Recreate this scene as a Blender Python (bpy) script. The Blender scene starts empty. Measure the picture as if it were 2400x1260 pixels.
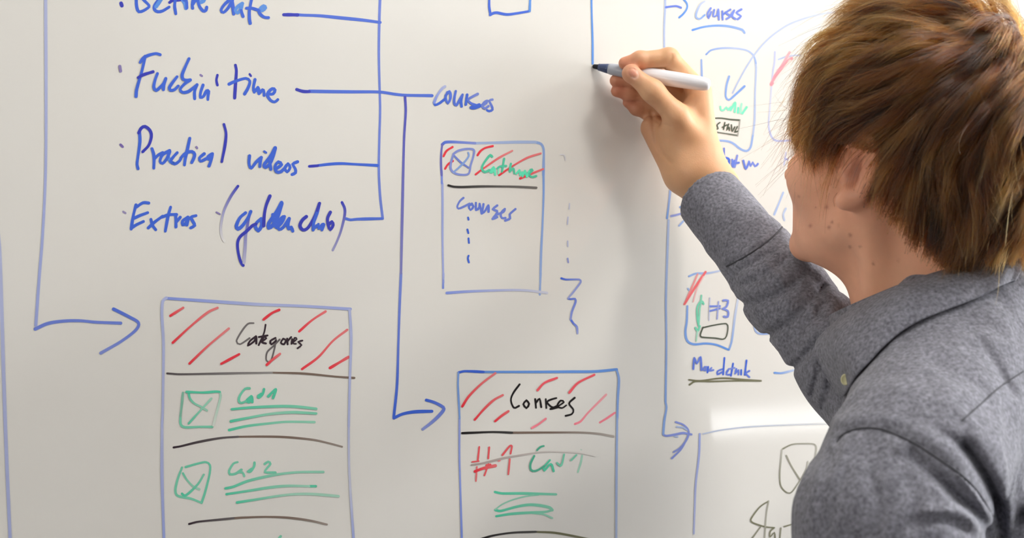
import bpy, math
import numpy as np
from mathutils import Vector
from mathutils.bvhtree import BVHTree

# ---------------------------------------------------------------- camera, world, lights, exposure
TH = math.radians(25.0)
FPX = 3000.0
CAM_Z = 1.5
BOARD_D = 1.23
ct, st_ = math.cos(TH), math.sin(TH)
SC = bpy.context.scene
cd = bpy.data.cameras.new('camera')
cam = bpy.data.objects.new('camera', cd)
SC.collection.objects.link(cam)
cam.location = (0, -BOARD_D, CAM_Z)
cam.rotation_euler = (math.pi / 2, 0, -TH)
cd.sensor_width = 36.0
cd.lens = 36.0 * FPX / 2400.0
cd.clip_start = 0.05
cd.dof.use_dof = True
cd.dof.focus_distance = 1.27
cd.dof.aperture_fstop = 6.3
SC.camera = cam
SC.view_settings.view_transform = 'Standard'
SC.view_settings.look = 'None'
SC.view_settings.exposure = -0.06
SC.view_settings.gamma = 1.0
SC.view_settings.use_curve_mapping = False
w = bpy.data.worlds.new('world')
SC.world = w
w.use_nodes = True
w.node_tree.nodes['Background'].inputs[0].default_value = (0.9, 0.95, 1.0, 1)
w.node_tree.nodes['Background'].inputs[1].default_value = 0.3


def area(name, loc, target, sx, sy, power, col):
    l = bpy.data.lights.new(name, 'AREA')
    l.shape = 'RECTANGLE'
    l.size = sx
    l.size_y = sy
    l.energy = power
    l.color = col
    o = bpy.data.objects.new(name, l)
    SC.collection.objects.link(o)
    o.location = loc
    d = Vector(target) - Vector(loc)
    o.rotation_euler = d.to_track_quat('-Z', 'Y').to_euler()
    return o


# ceiling panels and the right wall window; the spot and fill lights are added
LIGHTS = [
    ('ceiling_panel_light', (1.15, -0.72, 2.755), (1.15, -0.72, 0), 1.16, 0.56, 10.0, (1.0, 0.98, 0.94)),
    ('ceiling_panel_light', (3.30, -1.30, 2.755), (3.30, -1.30, 0), 1.16, 0.56, 85.0, (1.0, 0.99, 0.97)),
    ('ceiling_panel_light', (-0.70, -1.30, 2.755), (-0.70, -1.30, 0), 1.16, 0.56, 5.0, (1.0, 0.95, 0.88)),
    ('ceiling_panel_light', (1.20, -2.90, 2.755), (1.20, -2.90, 0), 1.16, 0.56, 5.0, (1.0, 0.97, 0.92)),
    ('hand_shadow_spot', (1.12, -1.02, 2.70), (0.85, 0.0, 1.4), 0.22, 0.22, 8.0, (1.0, 0.97, 0.92)),  # unseen spot added for the shadow beside the writing hand
    ('window_light', (4.85, -1.00, 1.65), (0.8, -0.5, 1.5), 1.6, 1.5, 140.0, (0.94, 0.97, 1.0)),
    ('left_fill_light', (-3.12, -1.6, 1.25), (0.8, -0.2, 1.4), 1.6, 1.3, 50.0, (1.0, 0.96, 0.90)),  # added fill for the lower board and the face, no window there
    ('desk_fill_light', (3.25, -4.10, 1.60), (3.25, -4.10, 0), 2.8, 0.5, 150.0, (0.95, 0.97, 1.0)),  # added to brighten the desk top for its reflection in the board
]
for _l in LIGHTS:
    _o = area(*_l)
    if 'desk' in _l[0]: _o.data.spread = math.radians(100)


# ---------------------------------------------------------------- frames and helpers
RV = np.array([ct, -st_, 0.0]); UV = np.array([0, 0, 1.0]); LV = np.array([st_, ct, 0.0])
ORG = np.array([0, -BOARD_D, CAM_Z])


def to_world(c):
    """(right, up, forward) of the photographer's view, metres -> world"""
    c = np.asarray(c, float)
    return c[..., 0:1] * RV + c[..., 1:2] * UV + c[..., 2:3] * LV + ORG


def E(px, py, e):
    """a point e metres in front of the board, seen at (px, py)"""
    u = (px - 1200.0) / FPX
    d = (BOARD_D - e) / (ct - u * st_)
    return np.array([u * d, (630.0 - py) / FPX * d, d])


def C(px, py, d):
    return np.array([(px - 1200.0) / FPX * d, (630.0 - py) / FPX * d, d])


def link(name, me, mat=None, parent=None):
    o = bpy.data.objects.new(name, me)
    SC.collection.objects.link(o)
    if mat is not None:
        me.materials.append(mat)
    if parent is not None:
        o.parent = parent
    return o


def tag(o, label=None, cat=None, group=None, kind=None):
    if label: o['label'] = label
    if cat: o['category'] = cat
    if group: o['group'] = group
    if kind: o['kind'] = kind
    return o


def mesh_np(name, v, f, smooth=True):
    me = bpy.data.meshes.new(name)
    v = np.asarray(v, np.float32); f = np.asarray(f, np.int32)
    me.vertices.add(len(v)); me.vertices.foreach_set('co', v.ravel())
    n = f.shape[1]
    me.loops.add(f.size); me.loops.foreach_set('vertex_index', f.ravel())
    me.polygons.add(len(f))
    me.polygons.foreach_set('loop_start', np.arange(0, f.size, n, dtype=np.int32))
    me.polygons.foreach_set('loop_total', np.full(len(f), n, np.int32))
    me.polygons.foreach_set('use_smooth', np.full(len(f), smooth))
    me.update(calc_edges=True)
    me.validate()
    return me


def box_vf(lo, hi):
    x0, y0, z0 = lo; x1, y1, z1 = hi
    v = [(x0, y0, z0), (x1, y0, z0), (x1, y1, z0), (x0, y1, z0), (x0, y0, z1), (x1, y0, z1), (x1, y1, z1), (x0, y1, z1)]
    f = [(0, 3, 2, 1), (4, 5, 6, 7), (0, 1, 5, 4), (1, 2, 6, 5), (2, 3, 7, 6), (3, 0, 4, 7)]
    return v, f


def boxes(name, lst, mat, parent=None, bevel=0.0):
    V, Fs = [], []
    for lo, hi in lst:
        v, f = box_vf(lo, hi)
        k = len(V); V += v; Fs += [tuple(i + k for i in q) for q in f]
    o = link(name, mesh_np(name, V, Fs, False), mat, parent)
    if bevel:
        m = o.modifiers.new('bevel', 'BEVEL'); m.width = bevel; m.segments = 2
    return o


# ---------------------------------------------------------------- materials
def mat(name, col=(0.8, 0.8, 0.8), rough=0.5, **kw):
    m = bpy.data.materials.new(name)
    m.use_nodes = True
    b = m.node_tree.nodes['Principled BSDF']
    b.inputs['Base Color'].default_value = (*col, 1)
    b.inputs['Roughness'].default_value = rough
    for k, v in kw.items():
        b.inputs[k.replace('_', ' ')].default_value = v
    return m


def nd(m, t, **kw):
    n = m.node_tree.nodes.new(t)
    for k, v in kw.items():
        setattr(n, k, v)
    return n


def lk(m, a, b):
    m.node_tree.links.new(a, b)


def noise_mix(m, scale, c1, c2, detail=4.0, vec=None, sc3=None, p0=0.35, p1=0.65):
    """Base Color <- noise between two colours"""
    tc = nd(m, 'ShaderNodeTexCoord'); src = tc.outputs['Object']
    if sc3:
        mp = nd(m, 'ShaderNodeMapping'); mp.inputs['Scale'].default_value = sc3
        lk(m, src, mp.inputs['Vector']); src = mp.outputs['Vector']
    n = nd(m, 'ShaderNodeTexNoise'); n.inputs['Scale'].default_value = scale; n.inputs['Detail'].default_value = detail
    lk(m, src, n.inputs['Vector'])
    r = nd(m, 'ShaderNodeValToRGB')
    r.color_ramp.elements[0].position = p0; r.color_ramp.elements[1].position = p1
    r.color_ramp.elements[0].color = (*c1, 1); r.color_ramp.elements[1].color = (*c2, 1)
    lk(m, n.outputs['Fac'], r.inputs['Fac'])
    return src, n, r


BOARD_COL = (0.82, 0.80, 0.755)
M_board = mat('whiteboard_enamel', BOARD_COL, 0.07)
_s, _n, _r = noise_mix(M_board, 3.0, (0.695, 0.672, 0.628), (0.725, 0.705, 0.665), 3)
lk(M_board, _r.outputs['Color'], M_board.node_tree.nodes['Principled BSDF'].inputs['Base Color'])
_b = M_board.node_tree.nodes['Principled BSDF']
_rn = nd(M_board, 'ShaderNodeTexNoise'); _rn.inputs['Scale'].default_value = 9
lk(M_board, _s, _rn.inputs['Vector'])
_mr = nd(M_board, 'ShaderNodeMapRange'); _mr.inputs['To Min'].default_value = 0.05; _mr.inputs['To Max'].default_value = 0.09
lk(M_board, _rn.outputs['Fac'], _mr.inputs['Value']); lk(M_board, _mr.outputs['Result'], _b.inputs['Roughness'])

M_ink = mat('marker_ink', (0.1, 0.2, 0.8), 0.3)
_a = nd(M_ink, 'ShaderNodeAttribute', attribute_name='ink')
lk(M_ink, _a.outputs['Color'], M_ink.node_tree.nodes['Principled BSDF'].inputs['Base Color'])

M_alu = mat('brushed_aluminium', (0.62, 0.63, 0.64), 0.35, Metallic=1.0)
M_wall = mat('painted_wall', (0.74, 0.72, 0.68), 0.8)
_s, _n, _r = noise_mix(M_wall, 2.0, (0.70, 0.68, 0.64), (0.76, 0.74, 0.70))
lk(M_wall, _r.outputs['Color'], M_wall.node_tree.nodes['Principled BSDF'].inputs['Base Color'])
M_far = mat('darker_painted_wall', (0.16, 0.15, 0.14), 0.8)
M_ceil = mat('ceiling_paint', (0.82, 0.82, 0.80), 0.9)
M_floor = mat('grey_carpet', (0.10, 0.10, 0.11), 0.95)
_s, _n, _r = noise_mix(M_floor, 140.0, (0.07, 0.07, 0.08), (0.14, 0.14, 0.15))
lk(M_floor, _r.outputs['Color'], M_floor.node_tree.nodes['Principled BSDF'].inputs['Base Color'])
M_desk = mat('white_laminate', (0.85, 0.85, 0.84), 0.35)
M_glow = mat('lamp_diffuser', (0.9, 0.9, 0.9), 0.5)
_g = M_glow.node_tree.nodes['Principled BSDF']
_g.inputs['Emission Color'].default_value = (1, 0.98, 0.94, 1); _g.inputs['Emission Strength'].default_value = 1.0


def skin_mat():
    m = mat('skin', (0.72, 0.43, 0.28), 0.48)
    b = m.node_tree.nodes['Principled BSDF']
    b.inputs['Subsurface Weight'].default_value = 0.18
    b.inputs['Subsurface Radius'].default_value = (0.9, 0.35, 0.2)
    b.inputs['Subsurface Scale'].default_value = 0.006
    a = nd(m, 'ShaderNodeAttribute', attribute_name='tone')
    tc = nd(m, 'ShaderNodeTexCoord')
    n = nd(m, 'ShaderNodeTexNoise'); n.inputs['Scale'].default_value = 45; n.inputs['Detail'].default_value = 5
    lk(m, tc.outputs['Object'], n.inputs['Vector'])
    mr = nd(m, 'ShaderNodeMapRange'); mr.inputs['To Min'].default_value = 0.88; mr.inputs['To Max'].default_value = 1.12
    lk(m, n.outputs['Fac'], mr.inputs['Value'])
    mx = nd(m, 'ShaderNodeVectorMath', operation='SCALE')
    lk(m, a.outputs['Color'], mx.inputs[0]); lk(m, mr.outputs['Result'], mx.inputs['Scale'])
    lk(m, mx.outputs['Vector'], b.inputs['Base Color'])
    n2 = nd(m, 'ShaderNodeTexNoise'); n2.inputs['Scale'].default_value = 700; n2.inputs['Detail'].default_value = 3
    lk(m, tc.outputs['Object'], n2.inputs['Vector'])
    bp = nd(m, 'ShaderNodeBump'); bp.inputs['Strength'].default_value = 0.12; bp.inputs['Distance'].default_value = 0.001
    lk(m, n2.outputs['Fac'], bp.inputs['Height']); lk(m, bp.outputs['Normal'], b.inputs['Normal'])
    return m


def cloth_mat(name, c1, c2, c3):
    m = mat(name, c1, 0.92)
    b = m.node_tree.nodes['Principled BSDF']
    b.inputs['Sheen Weight'].default_value = 0.12
    b.inputs['Sheen Roughness'].default_value = 0.5
    b.inputs['Specular IOR Level'].default_value = 0.2
    src, n, r = noise_mix(m, 330.0, c1, c2, 5, p0=0.25, p1=0.75)
    n3 = nd(m, 'ShaderNodeTexNoise'); n3.inputs['Scale'].default_value = 85; n3.inputs['Detail'].default_value = 5; n3.inputs['Roughness'].default_value = 0.65
    lk(m, src, n3.inputs['Vector'])
    r3 = nd(m, 'ShaderNodeMapRange'); r3.inputs['From Min'].default_value = 0.3; r3.inputs['From Max'].default_value = 0.7
    lk(m, n3.outputs['Fac'], r3.inputs['Value'])
    mx = nd(m, 'ShaderNodeMix', data_type='RGBA'); mx.inputs['B'].default_value = (*c3, 1)
    ml = nd(m, 'ShaderNodeMath', operation='MULTIPLY'); ml.inputs[1].default_value = 0.45
    lk(m, r3.outputs['Result'], ml.inputs[0]); lk(m, ml.outputs[0], mx.inputs['Factor'])
    lk(m, r.outputs['Color'], mx.inputs['A']); lk(m, mx.outputs['Result'], b.inputs['Base Color'])
    n2 = nd(m, 'ShaderNodeTexNoise'); n2.inputs['Scale'].default_value = 900; n2.inputs['Detail'].default_value = 2
    lk(m, src, n2.inputs['Vector'])
    ad = nd(m, 'ShaderNodeMath', operation='MULTIPLY_ADD'); ad.inputs[1].default_value = 0.6
    lk(m, n3.outputs['Fac'], ad.inputs[0]); lk(m, n2.outputs['Fac'], ad.inputs[2])
    bp = nd(m, 'ShaderNodeBump'); bp.inputs['Strength'].default_value = 0.22; bp.inputs['Distance'].default_value = 0.0008
    lk(m, ad.outputs[0], bp.inputs['Height']); lk(m, bp.outputs['Normal'], b.inputs['Normal'])
    return m


M_skin = skin_mat()
M_shirt = cloth_mat('grey_chambray', (0.075, 0.075, 0.09), (0.30, 0.30, 0.35), (0.11, 0.11, 0.13))
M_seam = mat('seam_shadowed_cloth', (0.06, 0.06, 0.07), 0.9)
M_trouser = cloth_mat('dark_denim', (0.02, 0.025, 0.04), (0.04, 0.05, 0.08), (0.03, 0.035, 0.055))
M_shoe = mat('black_leather', (0.02, 0.02, 0.022), 0.4)
M_sole = mat('white_rubber', (0.6, 0.6, 0.58), 0.6)
M_button = mat('cream_button', (0.66, 0.62, 0.36), 0.35)
M_thread = mat('dark_thread', (0.05, 0.05, 0.06), 0.8)
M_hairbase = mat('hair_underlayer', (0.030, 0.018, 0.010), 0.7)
# ---------------------------------------------------------------- room
def struct(name, lst, m, bevel=0):
    return tag(boxes(name, lst, m, None, bevel), kind='structure')


X0, X1, Y0, Y1, ZC = -3.2, 5.0, -5.2, 0.035, 2.8
struct('floor', [((X0 - .1, Y0 - .1, -0.1), (X1 + .1, Y1 + .1, 0))], M_floor)
struct('ceiling', [((X0 - .1, Y0 - .1, ZC), (X1 + .1, Y1 + .1, ZC + .1))], M_ceil)
struct('wall_back', [((X0 - .1, Y1, 0), (X1 + .1, Y1 + .1, ZC))], M_wall)
struct('wall_front', [((X0 - .1, Y0 - .1, 0), (X1 + .1, Y0, ZC))], M_far)
struct('wall_left', [((X0 - .1, Y0, 0), (X0, Y1, ZC))], M_far)
struct('wall_right', [((X1, Y0, 0), (X1 + .1, Y1, ZC))], M_wall)
struct('baseboard_back', [((X0, Y1 - .014, 0), (X1, Y1, 0.09))], M_desk)

win = struct('window_1', [((X1 - .10, -1.90, .80), (X1, -1.84, 2.50)), ((X1 - .10, -.16, .80), (X1, -.10, 2.50)), ((X1 - .10, -1.84, 2.44), (X1, -.16, 2.50)), ((X1 - .14, -1.94, .76), (X1, -.06, .82))], M_desk)
boxes('pane', [((X1 - .05, -1.84, .82), (X1 - .04, -.16, 2.44))], M_glow, win)
desk = bpy.data.objects.new('desk', None)
SC.collection.objects.link(desk); desk.location = (3.4, -4.1, 0)
tag(desk, 'long white laminate desk behind the photographer, mirrored in the board', 'desk')
boxes('desk_top', [((-1.45, -.42, .715), (1.45, .42, .74))], M_desk, desk, .003)
for lx in (-1.38, 1.32):
    for ly in (-.36, .30):
        boxes('leg', [((lx, ly, 0), (lx + .06, ly + .06, .715))], M_alu, desk)
for lx, ly, lbl in ((1.15, -.72, 'flat ceiling light panel straight above the writing hand'), (3.30, -1.30, 'flat ceiling light panel over the right end of the whiteboard'),
                    (-.70, -1.30, 'flat ceiling light panel over the left end of the whiteboard'), (1.20, -2.90, 'flat ceiling light panel between the whiteboard and the desk')):
    pn = bpy.data.objects.new('ceiling_light', None); SC.collection.objects.link(pn); pn.location = (lx, ly, ZC)
    tag(pn, lbl, 'ceiling light', 'ceiling light panels')
    boxes('frame', [((-.62, -.32, -.03), (.62, -.29, 0)), ((-.62, .29, -.03), (.62, .32, 0)), ((-.62, -.29, -.03), (-.59, .29, 0)), ((.59, -.29, -.03), (.62, .29, 0))], M_alu, pn)
    boxes('diffuser', [((-.59, -.29, -.015), (.59, .29, -.001))], M_glow, pn)

# ---------------------------------------------------------------- whiteboard with its handwriting
BX0, BX1, BZ0, BZ1 = -0.75, 2.45, 0.90, 2.15
board = bpy.data.objects.new('whiteboard', None)
SC.collection.objects.link(board)
board.location = (0, 0, 0)
tag(board, 'large glossy whiteboard covered in blue, red, green and black marker sketches', 'whiteboard')
boxes('panel', [((BX0, 0.0, BZ0), (BX1, 0.03, BZ1))], M_board, board)
fr = 0.022
boxes('frame', [((BX0 - fr, -0.008, BZ0 - fr), (BX0, 0.032, BZ1 + fr)), ((BX1, -0.008, BZ0 - fr), (BX1 + fr, 0.032, BZ1 + fr)),
                ((BX0, -0.008, BZ1), (BX1, 0.032, BZ1 + fr)), ((BX0, -0.008, BZ0 - fr), (BX1, 0.032, BZ0))], M_alu, board)
boxes('pen_tray', [((BX0 + .3, -0.075, BZ0 - fr - .006), (BX1 - .3, -0.008, BZ0 - fr)), ((BX0 + .3, -0.078, BZ0 - fr - .006), (BX1 - .3, -0.073, BZ0 - fr + .012))], M_alu, board)

INK = {
    'blue': (60, 98, 205), 'navy': (52, 58, 175), 'sky': (88, 140, 215), 'peri': (120, 140, 215), 'red': (226, 52, 66), 'rose': (232, 90, 100), 'pink': (240, 130, 145),
    'green': (82, 196, 160), 'mint': (95, 222, 180), 'teal': (80, 170, 140), 'black': (48, 32, 42), 'jet': (28, 24, 24), 'brown': (120, 102, 90), 'olive': (112, 110, 84),
    'moss': (70, 78, 62), 'grey': (165, 150, 145), 'purple': (95, 70, 160)}
BLK = {'A': (0, 0, 4), 'B': (250, 100, 5.3333), 'C': (250, 270, 4), 'D': (480, 420, 5.3333), 'E': (600, 0, 4), 'F': (0, 660, 2.6667), 'G': (360, 850, 4.8),
       'H': (360, 998, 4.8), 'I': (980, 200, 6), 'J': (980, 400, 4.8), 'K': (900, 640, 3.4286), 'L': (1000, 980, 4.5), 'M': (1480, 0, 5), 'N': (1640, 100, 4.2),
       'O': (1540, 600, 3.9375), 'P': (1500, 940, 3.937), 'Q': (260, 0, 5.4545), 'R': (1540, 380, 5.714), 'S': (1100, 0, 4.8), 'Z': (0, 0, 1)}


def lin(c):
    c = np.array(c, float) / 255.0
    return np.where(c <= 0.04045, c / 12.92, ((c + 0.055) / 1.055) ** 2.4)


def on_board(p, e):
    u = (p[:, 0] - 1200.0) / FPX
    d = (BOARD_D - e) / (ct - u * st_)
    return to_world(np.stack([u * d, (630.0 - p[:, 1]) / FPX * d, d], 1))


class Ink:
    n_stroke = 0

    def __init__(self, name, parent, label=None):
        self.name, self.parent, self.label = name, parent, label
        self.V, self.F, self.K, self.n = [], [], [], 0

    def disc(self, c, r, col, e):
        a = np.arange(12) * math.pi / 6
        p = np.concatenate([[c], c + r * np.stack([np.cos(a), np.sin(a)], 1)])
        self.V.append(on_board(p, e)); self.K.append(np.repeat(col[None], 13, 0))
        for k in range(12):
            self.F.append((self.n, self.n + 1 + k, self.n + 1 + (k + 1) % 12, self.n))
        self.n += 13

    def add(self, blk, col, wd, pts, a0=1.0, a1=None, am=None):
        x0, y0, s = BLK[blk]
        p = np.array([[float(t) for t in q.split(',')] for q in pts.split()])
        p = p / s + np.array([x0, y0])
        a1 = a0 if a1 is None else a1
        q = np.vstack([2 * p[0] - p[1], p, 2 * p[-1] - p[-2]])
        out = []
        for i in range(1, len(q) - 2):
            L = np.linalg.norm(q[i + 1] - q[i]); m = int(min(14, max(2, L / 4)))
            t = np.linspace(0, 1, m, endpoint=False)[:, None]
            # centripetal-like: limit tangents to the segment length
            t0 = (q[i + 1] - q[i - 1]) / 2; t1 = (q[i + 2] - q[i]) / 2
            for tt in (t0, t1):
                l = np.linalg.norm(tt)
                if l > L * 1.1: tt *= L * 1.1 / l
            h = (2 * t ** 3 - 3 * t ** 2 + 1) * q[i] + (t ** 3 - 2 * t ** 2 + t) * t0 + (-2 * t ** 3 + 3 * t ** 2) * q[i + 1] + (t ** 3 - t ** 2) * t1
            out.append(h)
        out.append(p[-1:])
        P_ = np.vstack(out); n = len(P_)
        Ink.n_stroke += 1
        e = 0.00010 + (Ink.n_stroke % 30) * 0.000012
        tg = np.gradient(P_, axis=0); tg /= np.maximum(np.linalg.norm(tg, axis=1, keepdims=True), 1e-6)
        nn = np.stack([-tg[:, 1], tg[:, 0]], 1)
        s_ = np.concatenate([[0], np.cumsum(np.linalg.norm(np.diff(P_, axis=0), axis=1))]); s_ /= max(s_[-1], 1e-6)
        rs = np.random.RandomState(Ink.n_stroke)
        wob = 1 + 0.09 * np.sin(s_ * rs.uniform(4, 9) + rs.uniform(0, 6)) * min(1, n / 12)
        r = wd / 2 * wob
        al = a0 + (a1 - a0) * s_ if am is None else np.interp(s_, [0, .5, 1], [a0, am, a1])
        # where the pen rests at the ends of a stroke more ink is left
        base = lin(INK[col]); bg = np.array([0.71, 0.69, 0.645])
        cols = bg + (base - bg) * np.clip(al, 0, 1)[:, None]
        L_ = P_ + nn * r[:, None]; R_ = P_ - nn * r[:, None]
        v = np.empty((2 * n, 2)); v[0::2] = L_; v[1::2] = R_
        ee = e + np.repeat(s_, 2) * 0.000022
        self.V.append(on_board(v, ee)); self.K.append(np.repeat(cols, 2, 0))
        for k in range(n - 1):
            a = self.n + 2 * k
            self.F.append((a, a + 1, a + 3, a + 2))
        self.n += 2 * n
        self.disc(P_[0], r[0], cols[0], e + 0.000002); self.disc(P_[-1], r[-1], cols[-1], e + 0.000025)
        turn = np.einsum('ij,ij->i', tg[:-1], tg[1:])
        for k in np.where(turn < 0.75)[0]:
            self.disc(P_[k + 1], r[k + 1], cols[k + 1], e + 0.000023 * s_[k + 1] + .000001)
        return self

    def build(self):
        V = np.vstack(self.V); K = np.vstack(self.K)
        me = bpy.data.meshes.new(self.name)
        fs = [f if f[0] != f[3] else f[:3] for f in self.F]
        me.from_pydata(V.tolist(), [], fs)
        at = me.color_attributes.new('ink', 'FLOAT_COLOR', 'POINT')
        at.data.foreach_set('color', np.hstack([K, np.ones((len(K), 1))]).astype(np.float32).ravel())
        o = link(self.name, me, M_ink, self.parent)
        if self.label: o['label'] = self.label
        return o


def ink(name, parent, label, strokes):
    if name in ('hatching', 'dotted_line', 'dash'):
        nm = {'hatching': 'hatch_stroke', 'dotted_line': 'dot', 'dash': 'dash'}[name]
        for s in strokes:
            Ink(nm, parent).add(*s).build()
        return
    k = Ink(name, parent, label)
    for s in strokes:
        k.add(*s)
    return k.build()


B7 = 7.2
ink('written_line', board, 'blue handwriting reading Before date', [
    ('Q', 'navy', 9, '130,42 140,72'), ('Q', 'blue', B7, '325,-20 325,40 335,110 360,150 420,135 490,85 480,60 440,20 400,-20'),
    ('Q', 'blue', B7, '640,-40 590,20 555,80 560,125 600,150 660,140 745,90'), ('Q', 'sky', 9, '578,85 640,-5'),
    ('Q', 'navy', B7, '750,32 790,5 860,0 930,-8'), ('Q', 'blue', B7, '825,-20 815,80 830,175'), ('Q', 'sky', 9, '920,5 950,50 960,105'), ('Q', 'blue', B7, '930,0 965,15 970,100'),
    ('Q', 'blue', B7, '1050,-10 1040,60 1045,105'), ('Q', 'blue', B7, '1048,55 1075,15 1120,-10'), ('Q', 'sky', 9, '1140,30 1185,12 1195,-20'),
    ('Q', 'blue', B7, '1110,15 1135,85 1180,140 1215,130 1225,92'),
    ('Q', 'blue', B7, '1520,-5 1450,60 1408,130 1440,158 1500,100 1545,20 1565,-30'), ('Q', 'blue', 8, '1550,0 1560,90 1570,178'),
    ('Q', 'sky', 8, '1680,45 1620,85 1590,135 1622,165 1660,115 1678,50'), ('Q', 'blue', B7, '1660,90 1672,160 1690,210'),
    ('Q', 'blue', B7, '1800,-20 1785,60 1770,150 1772,250 1782,298'), ('Q', 'blue', B7, '1735,105 1800,105 1870,125 1895,132'),
    ('Q', 'sky', B7, '1890,140 1940,135 1978,98 1952,75 1912,105'), ('Q', 'blue', B7, '1890,125 1895,160 1930,200 1970,222 2015,225')])
ink('written_line', board, "blue handwriting of the second bullet, ending in the word time", [
    ('B', 'purple', 7, '165,295 175,355', .8), ('B', 'blue', B7, '480,170 465,250 440,360 410,460 375,590 368,670'), ('B', 'blue', B7, '420,245 460,190 530,155 620,135 670,150'),
    ('B', 'navy', B7, '395,435 460,400 580,362'), ('B', 'blue', B7, '635,385 605,470 590,560 620,595 665,560 710,510 740,445'), ('B', 'blue', B7, '740,450 715,530 710,585'),
    ('B', 'blue', B7, '880,425 830,490 785,560 800,595 850,585 895,540'), ('B', 'blue', B7, '1030,200 980,310 945,400 955,455 1000,468 1045,462'),
    ('B', 'blue', B7, '1045,465 980,510 920,580 950,620 1020,610 1090,560 1130,525'), ('B', 'blue', B7, '1130,525 1100,610 1100,700'), ('B', 'purple', 5, '1172,402 1192,416', .8),
    ('B', 'blue', B7, '1205,530 1175,620 1172,685 1210,670 1250,600 1275,610 1268,660 1265,710'), ('B', 'navy', 6, '1385,405 1372,470 1385,530'),
    ('B', 'navy', B7, '1610,280 1622,350 1612,500 1600,690'), ('B', 'blue', B7, '1530,518 1600,485 1740,445 1790,480 1770,560 1725,640'), ('B', 'navy', 5, '1788,392 1804,416'),
    ('B', 'blue', B7, '1855,460 1835,560 1845,618 1890,560 1900,600 1905,635 1950,585 1965,610 1968,660'), ('B', 'blue', B7, '2010,640 2080,640 2105,590 2070,575 2020,620 2010,660 2050,720 2100,740 2140,710')])
ink('written_line', board, 'blue handwriting reading Practical videos', [
    ('C', 'purple', 6, '130,275 150,295', .9), ('C', 'blue', B7, '308,150 312,250 292,400 285,460 295,500'), ('C', 'navy', B7, '300,165 325,120 360,105 405,140 420,195 395,280 338,342'),
    ('C', 'blue', B7, '425,312 440,360 445,420 442,495'), ('C', 'blue', B7, '447,410 480,375 525,350'), ('C', 'blue', B7, '590,330 525,370 500,430 525,450 565,405 592,340'), ('C', 'sky', B7, '580,390 600,438 625,445'),
    ('C', 'blue', B7, '662,350 625,390 602,430 640,455 685,425 700,395'), ('C', 'blue', B7, '780,215 755,330 735,420 730,465'), ('C', 'blue', B7, '695,400 740,355 800,340 825,365 818,400 798,442'),
    ('C', 'purple', 5, '842,297 849,307', .8), ('C', 'blue', B7, '915,360 870,400 882,430 930,408'), ('C', 'blue', B7, '985,362 948,390 955,412 990,368'), ('C', 'blue', B7, '992,360 980,420 960,475'),
    ('C', 'navy', 6.5, '1100,85 1120,170 1110,280 1080,435'), ('C', 'blue', B7, '1340,380 1335,450 1355,495 1400,440 1450,395'), ('C', 'blue', B7, '1450,395 1440,440 1437,480'), ('C', 'blue', 5, '1478,338 1496,350'),
    ('C', 'blue', 8, '1580,305 1540,380 1475,465 1490,488 1530,455 1560,390 1582,310'), ('C', 'blue', B7, '1530,440 1540,505'), ('C', 'blue', B7, '1590,500 1640,462 1610,435 1578,480 1592,528 1630,530 1672,492'),
    ('C', 'blue', B7, '1672,490 1700,455 1720,490 1692,530 1668,500'), ('C', 'blue', B7, '1790,435 1745,458 1768,500 1770,538 1738,555')])
ink('written_line', board, 'blue handwriting reading Extras (golden club)', [
    ('C', 'purple', 5, '155,903 176,916', .7), ('C', 'blue', B7, '275,840 250,940 230,1065'), ('C', 'blue', B7, '280,860 340,820 395,822'), ('C', 'blue', B7, '245,970 310,940 385,912'), ('C', 'blue', B7, '230,1058 280,1025 345,995'),
    ('C', 'blue', B7, '415,975 430,1030 460,1072'), ('C', 'blue', B7, '390,1055 450,1000 525,945'), ('C', 'blue', B7, '600,860 575,950 550,1085'), ('C', 'blue', B7, '520,955 580,932 655,930'),
    ('C', 'blue', B7, '648,945 650,1000 650,1045'), ('C', 'blue', B7, '650,1005 690,955'), ('C', 'blue', 8, '762,955 712,990 715,1025 745,1010 765,960 752,1028'), ('C', 'blue', B7, '838,940 792,955 812,1000 825,1032 788,1055'),
    ('D', 'navy', 6, '415,85 340,190 280,300 235,410 210,530 200,620 215,720 245,770', 1, .05, .6), ('D', 'purple', 4, '145,410 190,435', .8),
    ('D', 'blue', 8, '510,418 440,480 395,580 415,620 470,580 540,480 575,402'), ('D', 'navy', 7, '575,405 550,480 530,600 512,700 505,850 490,1040', 1, .4), ('D', 'navy', 7, '480,1075 450,1030 420,920 410,800 440,720 520,650 600,575 640,560'),
    ('D', 'blue', 8, '705,490 650,540 632,590 670,640 712,570 700,495'), ('D', 'navy', 7.5, '815,208 770,320 745,440 735,580'), ('D', 'blue', 9, '960,290 900,400 800,550 800,605 850,575 900,490 962,300'),
    ('D', 'blue', 8, '850,440 870,560 895,595'), ('D', 'blue', 8, '900,600 960,540 995,465 955,485 915,560 930,625 980,600 1055,490'), ('D', 'blue', 8, '1055,490 1040,570 1050,615 1080,600 1100,645'),
    ('D', 'navy', 7.5, '1270,465 1220,510 1190,580 1230,632 1290,605 1370,470 1435,300'), ('D', 'blue', 7.5, '1430,320 1400,430 1360,550 1355,630'), ('D', 'blue', 7, '1380,600 1420,560 1425,620 1470,565 1488,565 1465,632'),
    ('D', 'navy', 7, '1570,410 1535,490 1545,580 1570,628 1605,570 1588,530 1555,560'), ('D', 'navy', 6, '1715,288 1750,370 1745,470 1700,650 1650,780 1600,885', 1, .6)])
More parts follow.
